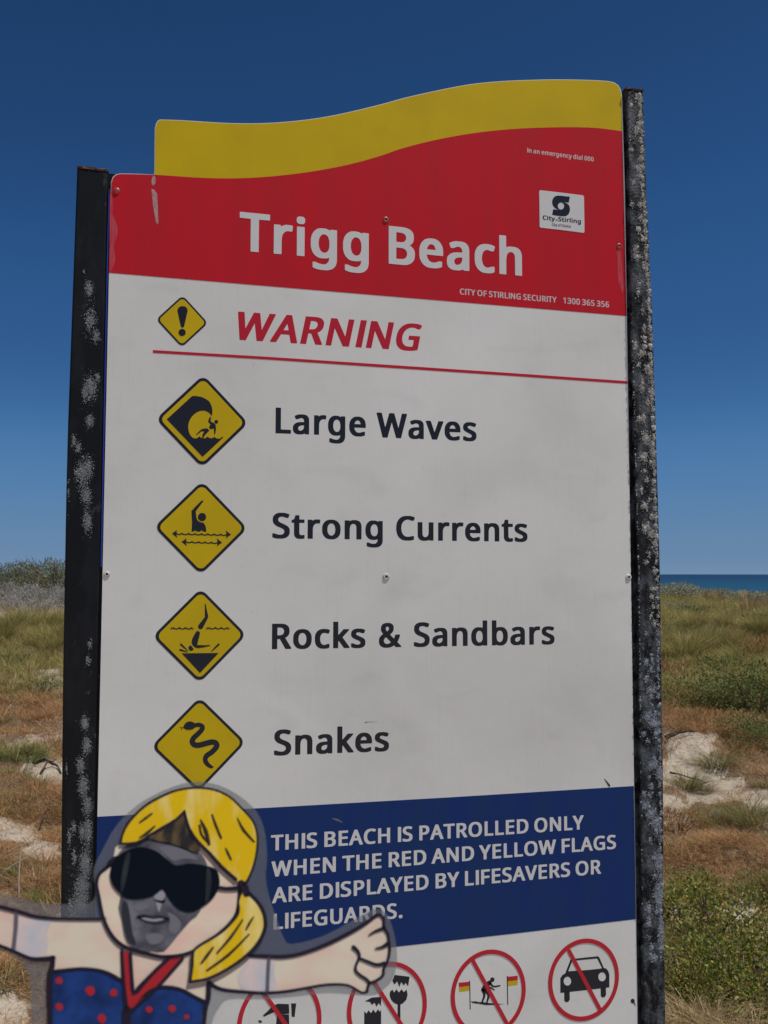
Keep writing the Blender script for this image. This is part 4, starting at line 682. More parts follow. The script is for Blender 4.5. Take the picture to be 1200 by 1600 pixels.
for q, wd in (([(320, 275), (360, 245), (402, 214)], [2, 4, 2.5]), ([(320, 372), (370, 340), (420, 296)], [2, 5, 2.5]), ([(715, 258), (748, 330), (768, 412)], [3, 7, 5]), ([(708, 292), (720, 350), (760, 400)], [4, 4, 3]), ([(788, 222), (812, 290), (846, 372)], [3, 4.5, 4]), ([(952, 245), (990, 320), (1058, 396)], [2, 5, 3]), ([(875, 438), (890, 470), (910, 512)], [2, 4.5, 3]), ([(1055, 882), (1030, 920), (1008, 962)], [2, 4, 3]), ([(985, 900), (910, 1010), (820, 1115)], [2.5, 4.5, 3])): strand(q, wd)
strand([(660, 203), (610, 270), (568, 326)], [3, 5, 3], C7); strand([(940, 100), (780, 260), (612, 382)], [2.5, 4.5, 3], C7)

# ------------------------------------------------------------ ground, sea and dune plants
# dune axes: d runs inland-to-sea along the view, s to the right of it
HX, HY = math.sin(-YAW), math.cos(-YAW)
def sd2w(s, d): return CAM.x + d * HX + s * HY, CAM.y + d * HY - s * HX
def vnoise(x, y, seed=0):
    xi = np.floor(x).astype(np.int64); yi = np.floor(y).astype(np.int64); fx = x - xi; fy = y - yi
    def h(a, b):
        n = (a * 374761393 + b * 668265263 + seed * 1442695041) & 0x7fffffff
        n = ((n ^ (n >> 13)) * 1274126177) & 0x7fffffff
        return ((n ^ (n >> 16)) & 0xffff) / 65535.0
    ux = fx * fx * (3 - 2 * fx); uy = fy * fy * (3 - 2 * fy)
    return (h(xi, yi) * (1 - ux) + h(xi + 1, yi) * ux) * (1 - uy) + (h(xi, yi + 1) * (1 - ux) + h(xi + 1, yi + 1) * ux) * uy
def fbm(x, y, seed=0, o=4):
    v = 0; a = .5; t = 0
    for i in range(o): v = v + a * vnoise(x * 2 ** i + 17.3 * i, y * 2 ** i, seed + i); t += a; a *= .5
    return v / t
sstep = lambda x, a, b: np.clip((x - a) / (b - a), 0, 1)
def band(d, a, b, soft=.25): return sstep(d, a - soft, a + soft) * (1 - sstep(d, b - soft, b + soft))
# bare sand where the photograph shows it: (px, d, half width in px, half depth)
BARE = [(1085, 6.9, 70, .85), (1180, 6.2, 40, .5), (1050, 6.1, 45, .6), (1075, 7.7, 50, .3), (1170, 10.2, 26, .5), (85, 7.0, 42, .55), (30, 5.6, 46, .3), (75, 5.25, 30, .2), (80, 11.3, 30, .5), (25, 10.9, 28, .25), (25, 3.35, 40, .2), (1055, 4.6, 18, .18), (1150, 4.5, 40, .26), (1165, 4.15, 24, .22), (1060, 4.4, 26, .2), (300, 6.6, 80, .8), (520, 5.0, 60, .5), (760, 7.2, 90, .9), (900, 5.4, 50, .4)]
def bare(s, d, px):
    v = np.zeros_like(d)
    q = (fbm(s * 3, d * 3, 31) - .5) * .9 + (fbm(s * 11, d * 11, 37) - .5) * 1.0
    for bx, bd, rx, rd in BARE: v = np.maximum(v, 1 - sstep(np.hypot((px - bx) / rx, (d - bd) / rd) + q, .75, 1.05))
    return v
def ground_z(s, d):
    s = np.asarray(s, float); d = np.asarray(d, float)
    base = np.interp(d, [-1e5, 5, 7, 10, 14, 18, 24, 30, 37, 55, 80, 130, 1e5], [0, 0, .06, .24, .52, .74, .90, .95, .72, -1.6, -4.6, -8.5, -9.5])
    side = np.interp(s / np.maximum(d, 1), [-.45, -.3, .3, .45], [.14, .12, -.1, -.17]) * np.clip((d - 12) / 12, 0, 1) * np.clip((90 - d) / 40, 0, 1)
    near = np.clip((d - 2.6) / 1.5, 0, 1)
    far = np.clip(d / 14, .25, 1) * np.clip((200 - np.hypot(s, d)) / 100, 0, 1)
    hum = (fbm(s * .45 + 5, d * .45, 3) - .5) * .38 * far * near + (fbm(s * 2.1, d * 2.1, 9) - .5) * .17 * near + (fbm(s * 7, d * 7, 12, 3) - .5) * .05 * near * np.clip((14 - d) / 4, 0, 1)
    return base + side + hum
def ground_mesh():
    th = np.concatenate([np.linspace(-180, -34, 60)[:-1], np.linspace(-34, 34, 420), np.linspace(34, 180, 60)[1:-1]]) * pi / 180
    rr = np.concatenate([[.05, .4], np.geomspace(1.0, 60, 330), np.geomspace(63, 6000, 40)])
    Th, R = np.meshgrid(th, rr); s = R * np.sin(Th); d = R * np.cos(Th); z = ground_z(s, d)
    x, y = sd2w(s, d); V = np.stack([x, y, z], -1).reshape(-1, 3); n, m = R.shape
    i = np.arange(n - 1)[:, None] * m + np.arange(m)[None]; j = np.arange(n - 1)[:, None] * m + (np.arange(m)[None] + 1) % m
    me = np_mesh('ground', V, np.stack([i, j, j + m, i + m], -1).reshape(-1, 4))
    px = s / np.maximum(d, .3) * FOC + 600
    lit = np.where(d > 1, np.clip(1.15 - bare(s, d, px) * 1.2, 0, 1) * sstep(fbm(s * 1.4, d * 1.4, 23), .25, .5), .3)
    at = me.attributes.new('litter', 'FLOAT', 'POINT'); at.data.foreach_set('value', lit.astype('f').ravel())
    return me
def sand_mat():
    m = mat('dune sand', (.50, .43, .34, 1), .95, .1); t = m.node_tree; b = t.nodes['Principled BSDF']; g = t.nodes.new('ShaderNodeNewGeometry')
    c = None
    for scale, lo, hi, col in ((1.3, .45, .7, (.40, .34, .26, 1)), (9, .5, .72, (.30, .24, .17, 1)), (45, .58, .7, (.16, .11, .07, 1)), (160, .62, .72, (.12, .09, .06, 1)), (90, .66, .74, (.62, .57, .50, 1))):
        n = t.nodes.new('ShaderNodeTexNoise'); n.inputs['Scale'].default_value = scale; n.inputs['Detail'].default_value = 6; n.inputs['Roughness'].default_value = .65; t.links.new(g.outputs['Position'], n.inputs[0])
        r = t.nodes.new('ShaderNodeMapRange'); r.inputs[1].default_value = lo; r.inputs[2].default_value = hi; r.inputs[4].default_value = .8; t.links.new(n.outputs[0], r.inputs[0])
        mx = t.nodes.new('ShaderNodeMix'); mx.data_type = 'RGBA'; t.links.new(r.outputs[0], mx.inputs[0]); mx.inputs[7].default_value = col
        if c is None: mx.inputs[6].default_value = (.52, .45, .36, 1)
        else: t.links.new(c, mx.inputs[6])
        c = mx.outputs[2]
    # leaf litter and root mat cover the sand wherever plants grow
    at = t.nodes.new('ShaderNodeAttribute'); at.attribute_name = 'litter'
    n = t.nodes.new('ShaderNodeTexNoise'); n.inputs['Scale'].default_value = 22; n.inputs['Detail'].default_value = 8; t.links.new(g.outputs['Position'], n.inputs[0])
    ad = t.nodes.new('ShaderNodeMath'); ad.operation = 'MULTIPLY_ADD'; ad.inputs[1].default_value = 1.0; ad.inputs[2].default_value = -.5; t.links.new(n.outputs[0], ad.inputs[0])
    a2 = t.nodes.new('ShaderNodeMath'); a2.operation = 'ADD'; t.links.new(at.outputs['Fac'], a2.inputs[0]); t.links.new(ad.outputs[0], a2.inputs[1])
    r = t.nodes.new('ShaderNodeMapRange'); r.inputs[1].default_value = .35; r.inputs[2].default_value = .75; t.links.new(a2.outputs[0], r.inputs[0])
    n3 = t.nodes.new('ShaderNodeTexNoise'); n3.inputs['Scale'].default_value = 110; n3.inputs['Detail'].default_value = 4; t.links.new(g.outputs['Position'], n3.inputs[0])
    r3 = t.nodes.new('ShaderNodeValToRGB'); r3.color_ramp.elements[0].position = .35; r3.color_ramp.elements[1].position = .65; r3.color_ramp.elements[0].color = (.10, .06, .035, 1); r3.color_ramp.elements[1].color = (.30, .21, .13, 1); t.links.new(n3.outputs[0], r3.inputs[0])
    mx = t.nodes.new('ShaderNodeMix'); mx.data_type = 'RGBA'; t.links.new(r.outputs[0], mx.inputs[0]); t.links.new(c, mx.inputs[6]); t.links.new(r3.outputs[0], mx.inputs[7]); c = mx.outputs[2]
    t.links.new(c, b.inputs['Base Color'])
    n = t.nodes.new('ShaderNodeTexNoise'); n.inputs['Scale'].default_value = 26; n.inputs['Detail'].default_value = 8; t.links.new(g.outputs['Position'], n.inputs[0])
    k = t.nodes.new('ShaderNodeBump'); k.inputs['Strength'].default_value = .7; k.inputs['Distance'].default_value = .03; t.links.new(n.outputs[0], k.inputs['Height']); t.links.new(k.outputs[0], b.inputs['Normal'])
    return m
gm = ground_mesh(); g_ = link('ground', gm, sand_mat()); tag(g_, 'pale sandy dune ground under the plants', kind='structure')
for p in gm.polygons: p.use_smooth = True
def sea_mat():
    m = bpy.data.materials.new('sea'); m.use_nodes = True; t = m.node_tree; b = t.nodes['Principled BSDF']; g = t.nodes.new('ShaderNodeNewGeometry')
    b.inputs['Roughness'].default_value = .5; b.inputs['Specular IOR Level'].default_value = .12
    mp = t.nodes.new('ShaderNodeMapping'); mp.inputs['Scale'].default_value = (.002, .008, 1); mp.inputs['Rotation'].default_value = (0, 0, YAW); t.links.new(g.outputs['Position'], mp.inputs[0])
    n = t.nodes.new('ShaderNodeTexNoise'); n.inputs['Scale'].default_value = 2; n.inputs['Detail'].default_value = 6; t.links.new(mp.outputs[0], n.inputs[0])
    # the water itself: deep blue far out, greener over the shallow sand near the shore
    cx = t.nodes.new('ShaderNodeSeparateXYZ'); t.links.new(g.outputs['Position'], cx.inputs[0])
    ln = t.nodes.new('ShaderNodeMath'); ln.operation = 'LOGARITHM'; ln.inputs[1].default_value = 10; mxy = t.nodes.new('ShaderNodeMath'); mxy.operation = 'MAXIMUM'; mxy.inputs[1].default_value = 10; t.links.new(cx.outputs[1], mxy.inputs[0]); t.links.new(mxy.outputs[0], ln.inputs[0])
    ad = t.nodes.new('ShaderNodeMath'); ad.operation = 'MULTIPLY_ADD'; ad.inputs[1].default_value = .35; t.links.new(n.outputs[0], ad.inputs[0]); t.links.new(ln.outputs[0], ad.inputs[2])
    r = t.nodes.new('ShaderNodeMapRange'); r.inputs[1].default_value = 2.5; r.inputs[2].default_value = 3.5; t.links.new(ad.outputs[0], r.inputs[0])
    mx = t.nodes.new('ShaderNodeMix'); mx.data_type = 'RGBA'; mx.inputs[6].default_value = (.012, .095, .165, 1); mx.inputs[7].default_value = (.011, .045, .105, 1)
    t.links.new(r.outputs[0], mx.inputs[0]); t.links.new(mx.outputs[2], b.inputs['Base Color'])
    n2 = t.nodes.new('ShaderNodeTexNoise'); n2.inputs['Scale'].default_value = .5; n2.inputs['Detail'].default_value = 6; t.links.new(g.outputs['Position'], n2.inputs[0])
    k = t.nodes.new('ShaderNodeBump'); k.inputs['Strength'].default_value = .8; k.inputs['Distance'].default_value = .5; t.links.new(n2.outputs[0], k.inputs['Height']); t.links.new(k.outputs[0], b.inputs['Normal'])
    return m
th = np.linspace(0, 2 * pi, 97)[:-1]; V = [(0, 0, -7.0)]; F = []
for k, r in enumerate((300, 2000, 12000, 60000)):
    V += [(r * sin(a), r * cos(a), -7.0) for a in th]
F = [(0, 1 + i, 1 + (i + 1) % 96) for i in range(96)]
for k in range(3):
    a = 1 + 96 * k
    for i in range(96): F += [(a + i, a + 96 + i, a + 96 + (i + 1) % 96), (a + i, a + 96 + (i + 1) % 96, a + (i + 1) % 96)]
sea = link('sea', np_mesh('sea', V, F), sea_mat()); tag(sea, 'deep blue sea behind the dunes', kind='structure')

def px2s(px, d): return d * (px - 600) / FOC
# ---- blades and leaves
def blades(pos, base_z, height, width, lean=.5, curl=.6, seg=3, seed=1, heads=0.0, dirs=None):
    """grass blades as narrow bent ribbons, one island each; pos (n,2) in dune axes"""
    r = np.random.default_rng(seed); n = len(pos); h = height * r.uniform(.5, 1.15, n); a = r.uniform(0, 2 * pi, n)
    if dirs is not None: a = dirs + r.normal(0, .7, n)
    ln = lean * r.uniform(.2, 1.3, n); cu = curl * r.uniform(0, 1.4, n); b = a + r.uniform(-1.2, 1.2, n) + pi / 2
    x, y = sd2w(pos[:, 0], pos[:, 1]); rows = []
    tw = width * r.uniform(.6, 1.4, n)
    for k in range(seg + 1):
        t = k / seg; out = h * (ln * t + cu * t * t * .8); up = h * (t - .35 * cu * t * t) * np.cos(np.minimum(ln, 1.3) * .55)
        cx = x + out * np.cos(a); cy = y + out * np.sin(a); cz = base_z + up - .01
        wd = tw * (1 - t ** 2.2 * .85) * .5
        if heads: wd = np.where((t > .6) & (r.random(n) < heads), tw * 1.2, wd)
        rows.append(np.stack([cx - wd * np.cos(b), cy - wd * np.sin(b), cz], -1)); rows.append(np.stack([cx + wd * np.cos(b), cy + wd * np.sin(b), cz], -1))
    V = np.stack(rows, 1).reshape(-1, 3); m = 2 * (seg + 1); base = np.arange(n)[:, None] * m; F = []
    for k in range(seg): F.append(np.stack([base[:, 0] + 2 * k, base[:, 0] + 2 * k + 1, base[:, 0] + 2 * k + 3, base[:, 0] + 2 * k + 2], -1))
    return V, np.concatenate(F)
def leaves(cent, nrm, size, aspect=.45, seed=2, spread=.8):
    """folded leaves: two quads each, pointing roughly along nrm"""
    r = np.random.default_rng(seed); n = len(cent); d = nrm + r.normal(0, spread, (n, 3)); d /= np.linalg.norm(d, axis=1)[:, None] + 1e-9
    u = np.cross(d, r.normal(0, 1, (n, 3))); u /= np.linalg.norm(u, axis=1)[:, None] + 1e-9; v = np.cross(d, u)
    L = size * r.uniform(.6, 1.35, n)[:, None]; W = L * aspect
    p0 = cent; p1 = cent + d * L * .5 + u * W * .5 + v * W * .18; p2 = cent + d * L; p3 = cent + d * L * .5 - u * W * .5 + v * W * .18; pm = cent + d * L * .5
    V = np.stack([p0, p1, p2, p3, pm], 1).reshape(-1, 3); b = np.arange(n)[:, None] * 5
    F = np.concatenate([b + np.array([[0, 1, 4]]), b + np.array([[4, 1, 2]]), b + np.array([[0, 4, 3]]), b + np.array([[4, 2, 3]])])
    return V, F

C = lambda *a: a + (1,)
M['dry'] = leafmat('dry brown grass', [C(0.283, 0.122, 0.043), C(0.489, 0.244, 0.097), C(0.567, 0.373, 0.182), C(0.129, 0.071, 0.036), C(0.464, 0.167, 0.055), C(0.721, 0.553, 0.315), C(0.232, 0.206, 0.073), C(0.541, 0.244, 0.085), C(0.180, 0.091, 0.043)], .7, .25)
M['straw'] = leafmat('pale straw grass', [C(0.483, 0.368, 0.187), C(0.598, 0.483, 0.275), C(0.391, 0.276, 0.132), C(0.529, 0.437, 0.242)], .7, .3)
M['olive'] = leafmat('olive dune grass', [C(0.248, 0.252, 0.057), C(0.393, 0.349, 0.103), C(0.524, 0.435, 0.161), C(0.175, 0.196, 0.057), C(0.612, 0.504, 0.230), C(0.291, 0.183, 0.081), C(0.218, 0.252, 0.069)], .65, .3)
M['green'] = leafmat('green grass', [C(0.120, 0.176, 0.039), C(0.180, 0.230, 0.065), C(0.240, 0.243, 0.078), C(0.150, 0.162, 0.065)], .6, .3)
M['greenmix'] = leafmat('green and brown grass', [C(0.098, 0.135, 0.036), C(0.182, 0.216, 0.060), C(0.308, 0.203, 0.084), C(0.140, 0.149, 0.048), C(0.392, 0.270, 0.120)], .6, .25)
M['leafg'] = leafmat('fresh green leaves', [C(0.120, 0.185, 0.028), C(0.210, 0.277, 0.044), C(0.300, 0.344, 0.066), C(0.120, 0.146, 0.033), C(0.240, 0.265, 0.077), C(0.450, 0.356, 0.066), C(0.390, 0.212, 0.077)], .5, .3, .3)
M['leafd'] = leafmat('dark green leaves', [C(0.106, 0.157, 0.039), C(0.173, 0.235, 0.058), C(0.230, 0.260, 0.078), C(0.115, 0.139, 0.039), C(0.288, 0.244, 0.091)], .6, .25)
M['leafgrey'] = leafmat('grey green leaves', [C(0.276, 0.296, 0.200), C(0.406, 0.421, 0.300), C(0.195, 0.234, 0.143), C(0.504, 0.499, 0.386), C(0.309, 0.281, 0.186)], .75, .2)
M['leafolive'] = leafmat('dull green dune leaves', [C(0.112, 0.144, 0.069), C(0.188, 0.216, 0.115), C(0.250, 0.264, 0.161), C(0.112, 0.120, 0.069), C(0.300, 0.300, 0.196)], .7, .2)
M['silver'] = leafmat('silver leaves', [C(.46, .46, .43), C(.58, .57, .54), C(.34, .34, .30), C(.50, .47, .43), C(.26, .23, .20)], .75, .2)
M['twig'] = leafmat('grey twigs', [C(.22, .17, .13), C(.30, .25, .20), C(.15, .11, .08), C(.36, .30, .25)], .85, 0)
M['bark'] = mat('shrub stem', (.14, .10, .07, 1), .9, .1, (.24, .19, .15, 1), 60)

def scatter(n, px0, px1, d0, d1, dens=None, seed=5):
    """positions in the fan between two picture columns, area-uniform in distance"""
    r = np.random.default_rng(seed); d = np.sqrt(r.uniform(d0 * d0, d1 * d1, n)); s = d * (r.uniform(px0, px1, n) - 600) / FOC
    if dens is not None:
        k = r.random(n) < dens(s, d, s / d * FOC + 600); s, d = s[k], d[k]
    return np.stack([s, d], -1)
def cover(name, sets, m, label):
    Vs, Fs, o = [], [], 0
    for pos, h, wd, kw in sets:
        if not len(pos): continue
        V, F = blades(pos, ground_z(pos[:, 0], pos[:, 1]), h(pos) if callable(h) else h, wd, **kw); Vs.append(V); Fs.append(F + o); o += len(V)
    ob = link(name, np_mesh(name, np.concatenate(Vs), np.concatenate(Fs)), M[m]); tag(ob, label, 'grass' if 'grass' in name else 'plants', kind='stuff')
    return ob
def dn_dry(s, d, px):
    left = px < 320
    z = np.where(left, band(d, 3.2, 6.6) * 1.15 + band(d, 7.4, 9.8) * .9 + band(d, 2.8, 3.5) * .8 + .2, band(d, 4.75, 5.75) * 1.0 + band(d, 7.6, 10.5) * .5 + .2)
    return z * (1 - .93 * bare(s, d, px)) * (.35 + .9 * fbm(s * 1.3, d * 1.3, 41)) * (.25 + .75 * sstep(fbm(s * 5, d * 5, 43), .3, .6))
def dn_green(s, d, px):
    left = px < 320
    z = np.where(left, band(d, 6.6, 7.6) * .9 + band(d, 9.6, 10.8) * .8 + band(d, 3.7, 4.6, .3) * .3 + .06, band(d, 3.0, 4.9) * .5 + band(d, 5.6, 6.2) * .3 + .12)
    return z * (1 - .95 * bare(s, d, px)) * sstep(fbm(s * 1.9, d * 1.9, 57), .3, .6) * (.2 + .8 * sstep(fbm(s * 6, d * 6, 58), .35, .6))
def dn_olive(s, d, px):
    return np.where(px < 320, band(d, 10.8, 15, .6), band(d, 9.2, 26, .8)) * (.3 + .9 * sstep(fbm(s * .9, d * .9, 66), .3, .6)) * (1 - .9 * bare(s, d, px))
hgt = lambda lo, hi, sd: (lambda p: lo + (hi - lo) * (.5 * sstep(fbm(p[:, 0] * 1.1, p[:, 1] * 1.1, sd), .3, .7) + .7 * sstep(fbm(p[:, 0] * 4.5, p[:, 1] * 4.5, sd + 5), .35, .7)))
side = [(-20, 330), (1000, 1230)]; mid = (330, 1000)
def sets(n_side, n_mid, d0, d1, dens, h, wd, seed, **kw):
    out = [(scatter(n_side, a, b, d0, d1, dens, seed + i), h, wd, dict(seed=seed + i + 50, seg=3 if d1 < 7 else 2, **kw)) for i, (a, b) in enumerate(side)]
    kw = dict(kw, seg=2)
    out.append((scatter(n_mid, mid[0], mid[1], d0, d1, dens, seed + 9), h, wd * 1.3, dict(seed=seed + 99, **kw)))
    for i, (a, b) in enumerate(((-750, -20), (1230, 1950))): out.append((scatter(n_mid, a, b, d0, d1, dens, seed + 11 + i), h, wd * 1.4, dict(seed=seed + 111 + i, **kw)))
    return out
cover('dry_grass_cover', sets(56000, 22000, 2.9, 6.8, dn_dry, hgt(.03, .11, 71), .0022, 100, lean=1.4, curl=1.1) + sets(50000, 20000, 6.8, 11, dn_dry, hgt(.05, .15, 72), .0038, 130, lean=1.1, curl=.9), 'dry', 'low mat of rust-brown dried grass over the sand')
cover('green_grass_cover', sets(26000, 12000, 2.9, 7.8, dn_green, hgt(.04, .10, 73), .0024, 200, lean=.9, curl=.9) + sets(30000, 12000, 7.8, 16, dn_green, .12, .004, 230, lean=.8, curl=.8), 'green', 'short green grass growing in patches between sand and dry mats')
cover('olive_grass_cover', sets(40000, 20000, 9, 14.5, dn_olive, hgt(.08, .26, 74), .004, 300, lean=.6, curl=.7) + sets(36000, 18000, 14, 27, dn_olive, hgt(.10, .28, 75), .007, 330, lean=.5, curl=.6), 'olive', 'olive dune grass covering the rise below the crest')
def dn_straw(s, d, px): return (band(d, 2.9, 3.35, .15) * np.where(px > 1000, .6, .2) + band(d, 9, 26, 1) * .35 + .04) * sstep(fbm(s * 1.6, d * 1.6, 88), .42, .62) * (1 - bare(s, d, px))
cover('straw_grass_cover', sets(7000, 2500, 2.9, 6, dn_straw, .13, .0018, 400, lean=.9, curl=1.3) + sets(9000, 4000, 6, 27, dn_straw, .22, .0045, 430, lean=.4, curl=.6, heads=.4), 'straw', 'pale straw-coloured grass stalks with seed heads')
def tufts(n, px0, px1, d0, d1, per, rad, h, wd, seed, dens, **kw):
    kw.setdefault('seg', 2)
    """small tufts: blades fanning out of shared centres"""
    c = scatter(n, px0, px1, d0, d1, dens, seed); r = np.random.default_rng(seed + 1); m = len(c)
    sc = np.repeat(r.uniform(.5, 1.4, m), per); a = r.uniform(0, 2 * pi, m * per); q = rad * sc * r.random(m * per) ** .6
    cc = np.repeat(c, per, 0); wx, wy = q * np.cos(a), q * np.sin(a)
    pos = cc + np.stack([wx * HY - wy * HX, wx * HX + wy * HY], -1)
    return (pos, h * sc, wd, dict(seed=seed + 2, dirs=a, **kw))
dn_t = lambda s, d, px: (1 - .8 * bare(s, d, px)) * (.3 + .7 * sstep(fbm(s * 1.5, d * 1.5, 77), .35, .6))
cover('dry_grass_tufts', [tufts(170, -20, 330, 3, 11, 130, .05, .10, .0024, 601, dn_t, lean=1.1, curl=1.1), tufts(110, 1000, 1230, 4.6, 11, 130, .05, .10, .0026, 611, dn_t, lean=1.1, curl=1.1), tufts(420, -700, 1900, 3, 12, 90, .06, .10, .003, 621, dn_t, lean=1.1, curl=1.1)], 'dry', 'small scattered tufts of rust and straw coloured dry grass')
cover('green_grass_tufts', [tufts(90, -20, 330, 3.2, 16, 120, .05, .11, .0028, 631, dn_t, lean=.9, curl=.9), tufts(110, 1000, 1230, 3.2, 16, 120, .05, .11, .0028, 641, dn_t, lean=.9, curl=.9), tufts(260, -700, 1900, 3, 14, 90, .06, .11, .003, 651, dn_t, lean=.9, curl=.9)], 'greenmix', 'small scattered tufts of green and browning grass')
cover('olive_grass_tufts', [tufts(150, -20, 330, 10, 22, 130, .10, .24, .005, 661, dn_t, lean=.6, curl=.7), tufts(240, 1000, 1230, 9.5, 25, 130, .10, .24, .005, 671, dn_t, lean=.6, curl=.7), tufts(360, -700, 1900, 10, 24, 100, .1, .24, .006, 681, dn_t, lean=.6, curl=.7)], 'olive', 'scattered taller tufts of olive dune grass on the rise')
def dn_lit(s, d, px): return .25 + .75 * bare(s, d, px) * sstep(fbm(s * 4, d * 4, 91), .35, .6)
ob = cover('twig_litter', [(scatter(5000, -20, 330, 2.9, 9, dn_lit, 501), .07, .003, dict(seed=511, lean=2.6, curl=.5)), (scatter(5000, 1000, 1230, 2.9, 9, dn_lit, 502), .07, .003, dict(seed=512, lean=2.6, curl=.5)), (scatter(3000, 330, 1000, 3, 9, dn_lit, 503), .07, .004, dict(seed=513, lean=2.6, curl=.5))], 'twig', 'dead twigs and litter lying on the sand')
ob['category'] = 'litter'

# ---- plants that stand as things of their own
def stems_mesh(n, h, spread, r0, seed):
    r = random.Random(seed); bm = bmesh.new()
    for _ in range(n):
        a = r.uniform(0, 2 * pi); q = spread * r.random() ** .5; tip = Vector((q * cos(a), q * sin(a), h * r.uniform(.5, .9))); pts = [Vector((q * .12 * cos(a), q * .12 * sin(a), -.04)), Vector((tip.x * .45, tip.y * .45, tip.z * .5)) + Vector((r.uniform(-1, 1), r.uniform(-1, 1), 0)) * h * .06, tip]
        prev = None
        for i, p in enumerate(pts):
            rad = r0 * (1 - i * .4); ring_ = [bm.verts.new(p + Vector((rad * cos(2 * pi * j / 5), rad * sin(2 * pi * j / 5), 0))) for j in range(5)]
            if prev:
                for j in range(5): bm.faces.new([prev[j], prev[(j + 1) % 5], ring_[(j + 1) % 5], ring_[j]])
            prev = ring_
    return bm_mesh('stems', bm)
def shrub_proto(rx, rz, nleaf, leaf, m, seed, lobes=9, upright=0.0, aspect=.4, twig=0):
    r = np.random.default_rng(seed); cs = []; ns = []
    for k in range(lobes):
        a = r.uniform(0, 2 * pi); q = rx * .62 * r.random() ** .5; c = np.array([q * np.cos(a), q * np.sin(a), rz * r.uniform(.3, .66) * (1 - .35 * (q / rx) ** 2)])
        rad = np.array([rx * r.uniform(.3, .5), rx * r.uniform(.3, .5), rz * r.uniform(.3, .46)]); n = nleaf // lobes
        v = r.normal(0, 1, (n, 3)); v /= np.linalg.norm(v, axis=1)[:, None]; sh = r.uniform(.35, 1.08, n)[:, None] ** .6
        p = c + v * rad * sh; cs.append(p); ns.append(v + np.array([0, 0, upright]))
    c = np.concatenate(cs); n = np.concatenate(ns); k = c[:, 2] > 0.0; c, n = c[k], n[k]
    V, F = leaves(c, n, leaf, aspect, seed + 1, .55)
    return np_mesh('foliage', V, F), M[m], stems_mesh(max(6, lobes * 2), rz, rx * .8, .006 + rx * .008, seed)
PROTO = {}
def shrub(kind, name, px, d, scale, label, group, cat='shrub', variants=2, zs=1.0):
    key = (kind, random.randrange(variants))
    if key not in PROTO:
        cfg = {'crest': (.75, .62, 3000, .055, 'leafgrey', 9, .4, .4), 'dull': (.8, .72, 3200, .05, 'leafolive', 11, .5, .35), 'silver': (.5, .42, 2600, .045, 'silver', 9, 1.3, .22),
               'creeper': (.34, .26, 3400, .017, 'leafg', 11, .3, .55), 'dark': (.75, .5, 6000, .028, 'leafd', 12, .3, .45), 'brownmound': (.22, .2, 2200, .03, 'dry', 6, .6, .12), 'scrub': (.3, .2, 1500, .02, 'leafd', 7, .5, .35)}[kind]
        fm, mm, sm = shrub_proto(*cfg[:5], seed=len(PROTO) * 13 + 7, lobes=cfg[5], upright=cfg[6], aspect=cfg[7]); PROTO[key] = (fm, mm, sm)
        fm.materials.append(mm); sm.materials.append(M['bark'])
    fm, mm, sm = PROTO[key]; s = px2s(px, d); x, y = sd2w(s, d); z = float(ground_z(s, d))
    root = empty(name, (x, y, z - .02), random.uniform(0, 6.28)); root.scale = (scale, scale * random.uniform(.85, 1.15), scale * zs)
    tag(root, label, cat, group); link('foliage', fm, None, root); link('stems', sm, None, root)
    return root
def tussock_mesh(n, h, rad, wd, seed, lean=.7, curl=.8, heads=0):
    r = np.random.default_rng(seed); a = r.uniform(0, 2 * pi, n); q = rad * r.random(n) ** .7; V, F = blades(np.zeros((n, 2)), np.zeros(n), h, wd, lean, curl, 4, seed, heads, dirs=a)
    x0, y0 = sd2w(0, 0); V[:, 0] -= x0; V[:, 1] -= y0
    off = np.repeat(np.stack([q * np.cos(a), q * np.sin(a), np.zeros(n)], -1), 10, 0); return np_mesh('blades', V + off, F)
TP = {}
def tussock(kind, px, d, scale, label, group):
    key = (kind, random.randrange(2))
    if key not in TP:
        n, h, rad, wd, m, ln, cu, hd = {'olive': (900, .42, .2, .0055, 'olive', .5, .6, 0), 'green': (420, .12, .10, .0028, 'green', .9, .9, 0), 'straw': (260, .2, .07, .0020, 'straw', .7, 1.2, .1), 'greenfan': (420, .14, .10, .0028, 'greenmix', 1.1, .9, 0), 'seed': (110, .5, .14, .006, 'straw', .2, .25, .8)}[kind]
        me = tussock_mesh(n, h, rad, wd, 900 + len(TP), ln, cu, hd); me.materials.append(M[m]); TP[key] = me
    s = px2s(px, d); x, y = sd2w(s, d); o = link('grass_tussock', TP[key]); o.location = (x, y, float(ground_z(s, d))); o.rotation_euler = (0, 0, random.uniform(0, 6.28)); o.scale = (scale,) * 3
    tag(o, label, 'grass tussock', group); return o

